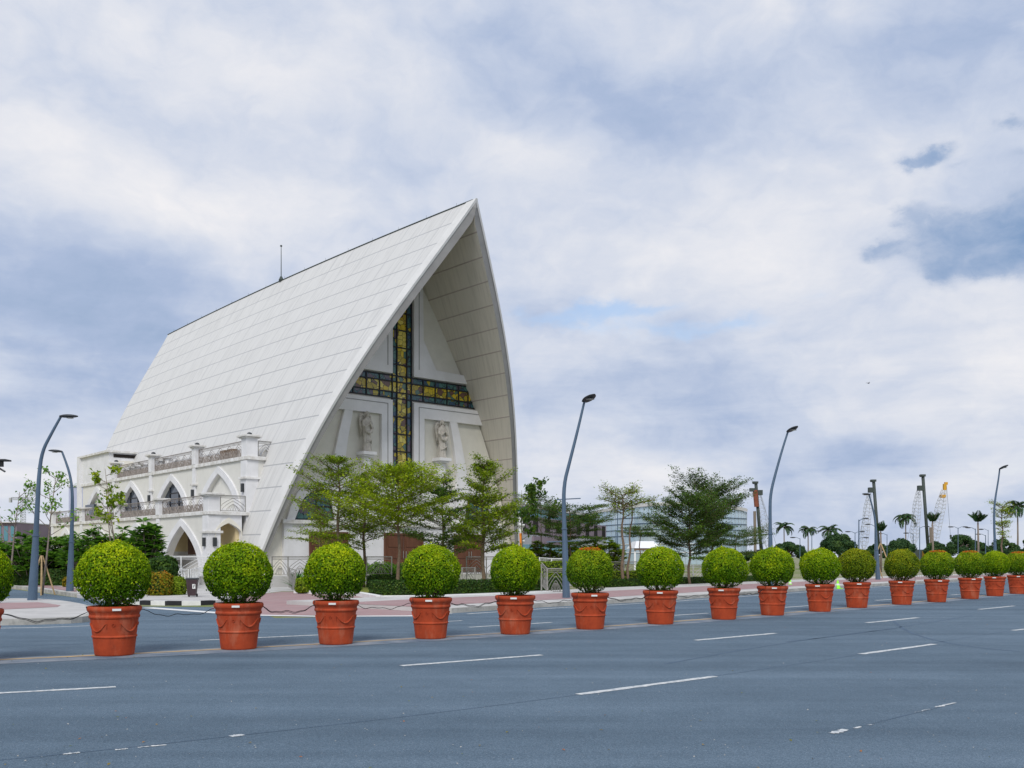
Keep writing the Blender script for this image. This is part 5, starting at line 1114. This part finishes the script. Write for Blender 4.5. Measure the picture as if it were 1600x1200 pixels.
def bush(px, base_y, wpx, hpx, m_, label, seed, name='bush', lsz=(.06, .12), n=2600, rz=0):
    r = np.random.default_rng(seed); g_ = G(px, base_y); k = g_[1] / F; R = wpx / 2 * k; hh = hpx * k; root = empty(name, (g_[0], g_[1] + R * .6, 0), 0, label, 'bush')
    d_ = r.normal(size=(n, 3)); d_ /= np.linalg.norm(d_, axis=1)[:, None]; lump = 1 + .10 * np.sin(d_[:, 0] * 6 + seed) * np.cos(d_[:, 2] * 5 + d_[:, 1] * 4); q = (np.abs(d_) ** .7 * np.sign(d_)); P = q * np.array([R, R, hh / 2]) * (lump * r.uniform(.85, 1.03, n))[:, None] + np.array([0, 0, hh / 2]); P[:, 2] = np.maximum(P[:, 2], .05)
    leaf_mesh('foliage', m_, P, d_ + r.normal(size=(n, 3)) * .5, r.uniform(*lsz, n), r.normal(.5, .2, n) + (.15 * (P[:, 2] / hh - .5) if m_ == M['orange_leaf'] else 0), root, aspect=.6)
    c = MB(); c.ball((0, 0, hh / 2), (R * .82, R * .82, hh / 2 * .85), 14, 8); c.build('twig_mass', M['core'], root, smooth=True)
bush(245, 936, 40, 42, M['orange_leaf'], 'orange-tinged bush right of the second topiary', 1)
bush(270, 935, 34, 34, M['hedge_light'], 'clipped green bush beside the dark bin', 2)
bush(250, 925, 46, 56, M['hedge_leaf'], 'dark green bush with arching leaves behind the orange one', 3, lsz=(.1, .2))
bush(473, 928, 26, 26, M['hedge_light'], 'yellow-green bush left of the third topiary', 4)
bush(596, 914, 44, 36, M['broad_leaf'], 'dark glossy bush behind the short hedge', 5); bush(630, 914, 40, 34, M['broad_leaf'], 'dark bush at the foot of the bright broad tree', 6)
bush(30, 915, 30, 20, M['orange_leaf'], 'small russet bush on the verge by the tall left lamp', 7); bush(108, 921, 22, 20, M['orange_leaf'], 'small russet bush at the foot of the lower left lamp', 8)
bush(560, 912, 40, 34, M['broad_leaf'], 'dark bush partly behind the third topiary', 9)
bush(1190, 897, 40, 20, M['hedge_light'], 'yellow-green bush behind the eighth topiary at the right', 10)
# strappy plant
def strappy(px, y, label, seed, n=26, L=1.1):
    r = np.random.default_rng(seed); g_ = G(px, y); root = empty('strap_leaf_plant', (g_[0], g_[1], 0), 0, label, 'plant'); mb = MB()
    for k in range(n):
        a = r.random() * 6.28; e = r.uniform(.6, 1.4); p = np.array([0, 0, 0.]); pts = [p]; l = L * r.uniform(.7, 1.1)
        for i in range(6): p = p + np.array([cos(a) * cos(e), sin(a) * cos(e), sin(e)]) * l / 6; e -= .14; pts.append(p)
        s_ = np.array([-sin(a), cos(a), 0]); vs = []
        for i, q in enumerate(pts): w_ = .045 * sin(pi * (.2 + .78 * i / 6)); vs += [tuple(q - s_ * w_), tuple(q + s_ * w_)]
        mb.add(vs, [(2 * i, 2 * i + 1, 2 * i + 3, 2 * i + 2) for i in range(6)])
    o = mb.build('leaves', M['strap'], root)
M['strap'] = mat('strap leaves', (.06, .17, .03), .4, .35, 4)
strappy(463, 922, 'strappy green plant between the second and third topiaries', 1, 30, 1.35)
strappy(262, 915, 'arching green plant behind the railing and bin', 2, 26, 1.3)

# bin
g_ = G(297.5, 938.5); b0 = empty('litter_bin', (g_[0], g_[1] + .2, .13), .15, 'dark lidded bin with a pale sticker by the striped kerb', 'bin'); b0.scale = (.72, .72, .72)
mb = MB()
def taper(mb, w0, w1, d0, d1, z0, z1): mb.add([(-w0, -d0, z0), (w0, -d0, z0), (w0, d0, z0), (-w0, d0, z0), (-w1, -d1, z1), (w1, -d1, z1), (w1, d1, z1), (-w1, d1, z1)], [(0, 3, 2, 1), (4, 5, 6, 7), (0, 1, 5, 4), (1, 2, 6, 5), (2, 3, 7, 6), (3, 0, 4, 7)])
taper(mb, .19, .26, .2, .28, .06, .86); mb.box(-.28, .28, -.3, .3, .861, .90); mb.build('body', M['bin'], b0, bevel=.02)
mb = MB(); taper(mb, .31, .27, .33, .28, .901, .97); mb.build('lid', M['lamp_dark'], b0, bevel=.02)
for sg in (-1, 1): mb = MB(); mb.tube([(sg * .17, .22, .07), (sg * .23, .22, .07)], .09, 12); mb.build('wheel', M['cable'], b0)
mb = MB(); mb.add([(.05, -.262, .42), (.2, -.262, .42), (.2, -.285, .66), (.05, -.285, .66)], [(0, 1, 2, 3)]); st_ = mb.build('sticker', M['tag'], b0)
mb = MB(); mb.tube([(.10, -.285, .48), (.13, -.292, .56), (.15, -.293, .60)], .012, 5); mb.tube([(.13, -.290, .56), (.11, -.291, .60)], .01, 5); mb.ball((.15, -.295, .625), (.014, .006, .014), 6, 5); mb.build('pictogram', M['cable'], st_)

# cones
def cone(px, y, label):
    g_ = G(px, y); r_ = empty('traffic_cone', (g_[0], g_[1], .0), .3, label, 'traffic cone', 'lime traffic cones'); mb = MB(); mb.lathe([(.14, .02), (.13, .03), (.03, .42), (.02, .43)], 16); mb.build('body', M['lime'], r_, smooth=True, angle=40)
    mb = MB(); mb.box(-.19, .19, -.19, .19, 0, .028); mb.build('base', M['lime'], r_); mb = MB(); mb.lathe([(.096, .18), (.076, .26)], 16); mb.build('reflective_band', M['tag'], r_)
for px_, y_, lb in ((1309, 920, 'lime green traffic cone on the sidewalk between tenth and eleventh topiary'), (1234.5, 917, 'lime green traffic cone beside the tenth topiary stem')): cone(px_, y_, lb)

# tubular barricades on the far right
def barricade(px, y, label, wpx=26):
    g_ = G(px, y); r_ = empty('barricade', (g_[0], g_[1], .0), .2, label, 'barricade', 'grey tubular barricades'); W_ = wpx / F * g_[1]; mb = MB(); mb.tube([(0, 0, 0), (0, 0, .85), (W_, 0, .85), (W_, 0, 0)], .025, 6); mb.tube([(0, 0, .3), (W_, 0, .3)], .02, 5)
    for k in range(1, 7): mb.tube([(W_ * k / 7, 0, .3), (W_ * k / 7, 0, .85)], .01, 4)
    mb.build('frame', M['iron'], r_)
    for q in (0, W_): f_ = MB(); f_.tube([(q, -.25, .01), (q, .25, .01)], .02, 5); f_.build('foot', M['iron'], r_)
for px_, y_, lb in ((1430, 911, 'tubular barricade behind the twelfth topiary'), (1482, 908, 'tubular barricade between the thirteenth and fourteenth topiary'), (1532, 905, 'tubular barricade behind the fifteenth topiary')): barricade(px_, y_, lb)

# ------------------------------------------------------------------ far buildings
def bld(name, x0, x1, d0, d1, topy, label, cat='building'):
    d = (d0 + d1) / 2; return empty(name, AT((x0 + x1) / 2, d), 0, label, cat)
def wallquad(mb, pa, pb, z0, z1, th=8):
    a, b_ = np.array(pa), np.array(pb); t_ = (b_ - a) / np.linalg.norm(b_ - a); n_ = np.array([-t_[1], t_[0]]); mb.prism([tuple(a), tuple(b_), tuple(b_ + n_ * th), tuple(a + n_ * th)], lambda x, y: (x, y, z1), lambda x, y: (x, y, z0))
# mall: brown wall turning away
o = empty('mall_building', (0, 0, 0), 0, 'mauve-brown shopping block with pale grey base right of the church', 'building')
A_, B_ = AT(806, 150)[:2], AT(947, 205)[:2]
hA = HT(798, 150)
mb = MB(); wallquad(mb, A_, B_, 5.2, hA - .6, 25); mb.build('upper_wall', M['mall_brown'], o)
mb = MB(); wallquad(mb, A_, B_, 0, 5.19, 25); mb.build('lower_wall', M['mall_grey'], o)
t_ = np.array(B_) - np.array(A_); Lm = np.linalg.norm(t_); t_ /= Lm; nn = np.array([t_[1], -t_[0]])
def on(u, off=0): q = np.array(A_) + t_ * u + nn * off; return (q[0], q[1])
mb = MB()
for k in range(9): wallquad(mb, on(2 + k * 6.6, .06), on(4.6 + k * 6.6, .06), 5.8, 8.0, .1)
mb.build('window', M['dark_open'], o)
mb = MB(); wallquad(mb, on(1, .05), on(Lm - 1, .05), 2.2, 3.6, .1); mb.build('shop_window', M['teal_glass'], o)
mb = MB(); wallquad(mb, on(8, .3), on(30, .3), 3.7, 5.0, .3); mb.build('canopy', M['mall_brown'], o)
mb = MB(); wallquad(mb, on(10, -3), on(Lm + 3, -3), hA - .6, hA + 1.3, 20); mb.build('clerestory', M['teal_glass'], o)
mb = MB(); wallquad(mb, on(9, -2.4), on(Lm + 4, -2.4), hA + 1.3, hA + 1.75, 22); mb.build('roof', M['fascia'], o)
# glass building with a curved front
o = empty('glass_building', (0, 0, 0), 0, 'pale blue glass building with curved front and sloping roof', 'building')
cv = smoothpath([AT(925, 225)[:2], AT(980, 208)[:2], AT(1040, 200)[:2], AT(1110, 203)[:2], AT(1167, 212)[:2]], 3)
nC = len(cv); zt = [HT(800, 215) - .3 + 1.0 * sin(pi * min(1, i / nC * 1.0)) for i in range(nC)]
mb = MB(); vs = [(x, y, 0) for x, y in cv] + [(x, y, zt[i]) for i, (x, y) in enumerate(cv)] + [(x * 1.08, y + 30, zt[i]) for i, (x, y) in enumerate(cv)] + [(x * 1.08, y + 30, 0) for x, y in cv]
mb.add(vs, [(i, i + 1, nC + i + 1, nC + i) for i in range(nC - 1)] + [(nC + i, nC + i + 1, 2 * nC + i + 1, 2 * nC + i) for i in range(nC - 1)] + [(0, nC, 2 * nC, 3 * nC), (nC - 1, 4 * nC - 1, 3 * nC - 1, 2 * nC - 1)]); mb.build('glass_wall', M['curtain'], o)
mb = MB(); P3 = [(x * .998, y - .35) for x, y in cv]
for i in range(nC): pass
vs = [(x, y - .6, zt[i]) for i, (x, y) in enumerate(cv)] + [(x, y - .6, zt[i] + .7) for i, (x, y) in enumerate(cv)] + [(x * 1.08, y + 30, zt[i] + .9) for i, (x, y) in enumerate(cv)]
mb.add(vs, [(i, i + 1, nC + i + 1, nC + i) for i in range(nC - 1)] + [(nC + i, nC + i + 1, 2 * nC + i + 1, 2 * nC + i) for i in range(nC - 1)]); mb.build('roof', M['fascia'], o)
for zz in (2.5, 4.3, 6.1, 7.4, 8.7, 10.0):
    mb = MB(); mb.tube([(x, y - .2, zz) for x, y in cv[:: 2]] , .09, 4); mb.build('floor_band', M['white_plain'] if zz < 5 else M['lamp'], o)
mb = MB()
for i in range(0, nC, 1):
    mb.tube([(cv[i][0], cv[i][1] - .12, 0), (cv[i][0], cv[i][1] - .12, zt[i])], .03, 4)
mb.build('mullions', M['crane_steel'], o)
# white canopy roof
o = empty('canopy_roof', AT(1005, 120), 0, 'white hipped canopy roof in front of the glass building', 'canopy')
k = 120 / F; mb = MB(); z0_, z1_ = HT(857, 120), HT(846, 120); wv = 20 * k; mb.add([(-wv, -4, z0_), (wv, -4, z0_), (wv, 4, z0_), (-wv, 4, z0_), (-wv * .7, -2, z1_), (wv * .62, -2, z1_), (wv * .62, 2, z1_), (-wv * .7, 2, z1_)], [(0, 3, 2, 1), (4, 5, 6, 7), (0, 1, 5, 4), (1, 2, 6, 5), (2, 3, 7, 6), (3, 0, 4, 7)]); mb.build('roof', M['white_plain'], o)
mb = MB(); mb.box(-wv, wv, -3.9, -3.6, z0_ - .25, z0_ - .001); mb.build('fascia', M['bark'], o)
for q in (-wv + .1, -wv * .3, wv * .3, wv - .1): mb = MB(); mb.box(q - .1, q + .1, -3.7, -3.5, 0, z0_ - .25); mb.build('post', M['white_plain'], o)
# orange banner by the roof foot
o = empty('banner_sign', AT(813.5, 80), 0, 'tall orange banner sign beside the right foot of the church roof', 'sign'); mb = MB(); mb.box(-.13, .13, -.04, .04, HT(857, 80), HT(833, 80)); mb.build('panel', M['orange'], o); mb = MB(); mb.tube([(-.2, 0, 0), (-.2, 0, HT(832, 80))], .04, 6); mb.build('pole', M['iron'], o)
o = empty('white_building', AT(807, 110), 0, 'narrow white building sliver just right of the church roof', 'building'); mb = MB(); mb.box(-1.2, .7, 0, 8, 0, HT(800, 110)); mb.build('wall', M['white_wall'], o); mb = MB(); mb.box(-1.2, .95, -.3, 8, HT(821, 110), HT(819, 110)); mb.box(-1.2, .95, -.3, 8, HT(846, 110), HT(844, 110)); mb.build('balcony', M['white_wall'], o)
# left: blue-lilac block, grey low buildings
o = empty('lilac_building', AT(118, 100), -.2, 'pale lilac block rising just behind the church wing', 'building'); mb = MB(); mb.box(-.8, 3.2, 0, 9, 0, HT(761, 100)); mb.build('wall', M['blue_wall'], o); mb = MB(); mb.box(-.9, 3.3, -.1, 9.1, HT(761, 100) + .001, HT(761, 100) + .2); mb.build('parapet', M['crane_steel'], o)
o = empty('low_grey_building', AT(10, 130), 0, 'low dark-windowed building at the far left behind the shrubs', 'building'); k = 130 / F
mb = MB(); mb.box(-60 * k, 16 * k, 0, 10, 0, HT(817, 130)); mb.build('wall', M['mall_brown'], o)
mb = MB(); mb.box(-60 * k, 17 * k, -.5, 10.4, HT(817, 130), HT(815.5, 130)); mb.build('roof', M['fascia'], o)
for q in range(7): mb = MB(); mb.box((-56 + q * 10.5) * k, (-50 + q * 10.5) * k, -.06, -.01, HT(845, 130), HT(822, 130)); mb.build('window', M['teal_glass'], o)
o = empty('low_blue_building', AT(58, 140), 0, 'low blue-grey building between the two left lamps', 'building'); k = 140 / F
mb = MB(); mb.box(-32 * k, 34 * k, 0, 10, 0, HT(823, 140)); mb.build('wall', M['blue_wall'], o)
mb = MB(); mb.box(-33 * k, 35 * k, -.4, 10.4, HT(823, 140), HT(821.5, 140)); mb.build('roof', M['fascia'], o)
for q in range(8): mb = MB(); mb.box((-29 + q * 8) * k, (-25 + q * 8) * k, -.06, -.01, HT(842, 140), HT(827, 140)); mb.build('window', M['dark_glass'], o)

# ------------------------------------------------------------------ cranes and pile rigs
def lattice(mb, p0, p1, w0, w1, n, r=.05):
    p0, p1 = np.array(p0, float), np.array(p1, float); ax = (p1 - p0) / np.linalg.norm(p1 - p0); a = np.cross(ax, [0, 1., 0]); a /= np.linalg.norm(a); b_ = np.cross(ax, a); rings = []
    for i in range(n + 1):
        t_ = i / n; w_ = (w0 + (w1 - w0) * t_) if t_ < .85 else w1; w_ = w0 * min(1, .35 + t_ * 5) if t_ < .13 else (w1 + (w0 - w1) * max(0, (1 - t_) / .25)) if t_ > .75 else w0; c = p0 + (p1 - p0) * t_
        rings.append([c + (a * sx + b_ * sy) * w_ / 2 for sx, sy in ((-1, -1), (1, -1), (1, 1), (-1, 1))])
    for i in range(n):
        for k in range(4):
            mb.tube([rings[i][k], rings[i + 1][k]], r, 4, False); mb.tube([rings[i][k], rings[i + 1][(k + 1) % 4]], r * .6, 4, False); mb.tube([rings[i][k], rings[i][(k + 1) % 4]], r * .6, 4, False)
def rig(top, bot, head, boom_top, boom_bot, d, label, hammer=None, mast=None, sgn=1):
    root = empty('pile_rig', AT(bot[0], d), 0, label, 'pile driver', 'pile driving rigs beyond the trees'); X0 = AT(bot[0], d)[0]
    def Q(p, dy=0): a = AT(p[0], d, HT(p[1], d)); return (a[0] - X0, dy, a[2])
    e = (bot[0] + (bot[0] - top[0]) * .12, 869); mb = MB(); mb.tube([Q((bot[0] + (bot[0] - top[0]) * .10, 866)), Q(top)], .34, 8); mb.build('leader', M['crane_dark'], root, smooth=True)
    mb = MB(); c = Q(top); mb.box(c[0] - .5, c[0] + .4, -.5, .5, c[2] - .1, c[2] + .35); mb.ball((c[0] - .5, 0, c[2] + .1), (.3, .15, .3), 8, 6); mb.build('leader_head', M['crane_dark'], root)
    mb = MB(); c = Q(head); cc = Q((top[0] + 1.0, head[1])); mb.tube([c, cc], .3, 6); mb.box(c[0] - .55, c[0] + .55, -.4, .4, c[2] - .75, c[2] + .3); mb.build('sheave_block', M['crane_dark'], root)
    mb = MB(); lattice(mb, Q(boom_bot, 1), Q(boom_top, 1), 1.25, .5, 15, .036); mb.build('lattice_boom', M['crane_steel'], root)
    bb = Q((boom_bot[0], 868)); mb = MB(); mb.box(bb[0] - 2, bb[0] + 2.4, 0, 3, .9, 3.1); mb.build('cab', M['crane_dark'], root)
    for sg in (0, 2.4): mb = MB(); mb.tube([(bb[0] - 2.4, sg, .5), (bb[0] + 2.6, sg, .5)], .5, 8); mb.build('track', M['crane_dark'], root)
    if hammer: mb = MB(); mb.tube([Q(hammer[0], -.4), Q(hammer[1], -.4)], .5, 8); h_ = mb.build('hammer', M['rust'], root); mb = MB(); h0 = Q(hammer[0], -.4); mb.box(h0[0] - 1.1, h0[0] + .2, -.8, .1, h0[2] - .3, h0[2] + .4); mb.build('hammer_cap', M['crane_dark'], h_)
    if mast: mb = MB(); mb.tube([Q(mast[0], -.6), Q(mast[1], -.6)], .3, 8); mb.build('pile', M['grey_bark'], root)
    mb = MB(); mb.tube([Q(boom_top, .5), Q(((boom_top[0] + boom_bot[0]) / 2 + sgn * 7, (boom_top[1] + boom_bot[1]) / 2), .5), Q((boom_bot[0] + sgn * 13, boom_bot[1]), .5)], .025, 4); mb.build('stay_cable', M['crane_dark'], root)
rig((1181, 755), (1189, 860), (1187, 768), (1188, 771), (1203, 858), 200, 'dark pile rig with rust-red hammer left of the tall leaning lamp', ((1179, 766), (1181.5, 792)), ((1178, 799), (1179, 866)), 1)
rig((1365, 752), (1373, 850), (1361, 764), (1361, 770), (1352, 858), 200, 'dark pile rig beside the lamp turned left', sgn=-1)
rig((1442, 744), (1450, 848), (1438, 761), (1438, 766), (1431, 850), 200, 'tallest dark pile rig right of the drooping palm', sgn=-1, mast=((1452, 824), (1454, 866)))
d = 200; root = empty('crawler_crane', AT(1456, d), 0, 'crane with pale lattice boom and yellow tip right of the tallest rig', 'crane'); X0 = AT(1456, d)[0]
def Q(x, y, dy=0): a = AT(x, d, HT(y, d)); return (a[0] - X0, dy, a[2])
mb = MB(); lattice(mb, Q(1455, 862), Q(1475, 765), 1.5, .7, 17, .04); mb.build('lattice_boom', M['crane_steel'], root)
mb = MB(); c = Q(1477, 759); mb.box(c[0] - .4, c[0] + .15, -.3, .3, c[2] - .9, c[2] + .4); mb.box(c[0] - .15, c[0] + .45, -.2, .2, c[2] + .2, c[2] + .75); c = Q(1473.4, 775.5); mb.box(c[0] - .5, c[0] + .4, -.45, .45, c[2] - .3, c[2] + .35); mb.build('boom_tip', M['yellow'], root)
mb = MB(); mb.tube([Q(1479, 758), Q(1485, 836)], .03, 4); mb.build('hoist_cable', M['crane_dark'], root); mb = MB(); c = Q(1485.5, 838); mb.tube([(c[0], 0, c[2] + .3), (c[0], 0, c[2] - .2)], .22, 8); mb.tube([(c[0], 0, c[2] - .2), (c[0] + .2, 0, c[2] - .5), (c[0] - .1, 0, c[2] - .6)], .06, 5); mb.build('hook', M['crane_dark'], root)
mb = MB(); mb.box(-2, 2.5, -1, 2, .9, 2.8); mb.build('cab', M['yellow'], root)
for sg in (-1, 2): mb = MB(); mb.tube([(-2.6, sg, .5), (2.8, sg, .5)], .5, 8); mb.build('track', M['crane_dark'], root)
d = 320; root = empty('tower_crane', AT(36, d), 0, 'faint far tower crane between the far left saplings', 'crane'); k = d / F
mb = MB(); lattice(mb, (0, 0, 0), (0, 0, HT(777, d)), 1.2, 1.1, 26, .07); mb.build('mast', M['crane_steel'], root); mb = MB(); lattice(mb, (-20 * k, 0, HT(779, d)), (9 * k, 0, HT(779, d)), .8, .8, 14, .06); mb.box(-21 * k, -18 * k, -.5, .5, HT(785, d), HT(778, d)); mb.build('jib', M['crane_steel'], root)

# bird
o = empty('bird', AT(1357, 60, HT(599, 60)), .5, 'small dark bird flying in the cloudy sky', 'bird')
mb = MB(); mb.tube([(-.10, 0, 0), (-.04, 0, .012), (.03, 0, .01), (.075, 0, .02), (.10, 0, .018)], [.006, .028, .03, .018, .004], 8); mb.add([(-.09, -.012, 0), (-.09, .012, 0), (-.16, .03, .0), (-.16, -.03, 0)], [(0, 1, 2, 3)]); mb.build('body', M['bird'], o, smooth=True)
for sg in (-1, 1): mb = MB(); mb.add([(.03, sg * .02, .015), (-.04, sg * .02, .015), (-.06, sg * .10, .055), (.0, sg * .11, .06), (-.05, sg * .21, .04), (-.07, sg * .20, .035)], [(0, 1, 2, 3), (3, 2, 5, 4)]); mb.build('wing', M['bird'], o)

# small fallen leaves and grit on the road and along the kerb
r = np.random.default_rng(5); n = 420
P = []
for x, y in potpos:
    for _ in range(14): P.append((x + r.normal() * .5, y + r.normal() * .35))
while len(P) < n: a = G2(r.uniform(-50, 1650), 905 + 300 * r.random() ** 1.5); P.append(a)
P = np.array([(x, y, .014) for x, y in P]); n = len(P)
leaf_mesh('litter', M['orange_leaf'], P, np.tile([0, 0, 1.], (n, 1)) + r.normal(size=(n, 3)) * .15, r.uniform(.015, .045, n), r.uniform(.2, 1, n), kind='stuff')
n = 500; P = np.array([(*G2(r.uniform(-50, 1650), 940 + 260 * r.random()), .010) for _ in range(n)])
leaf_mesh('grit', M['kerb'], P, np.tile([0, 0, 1.], (n, 1)) + r.normal(size=(n, 3)) * .3, r.uniform(.008, .02, n), r.uniform(0, 1, n), kind='stuff', aspect=.9)
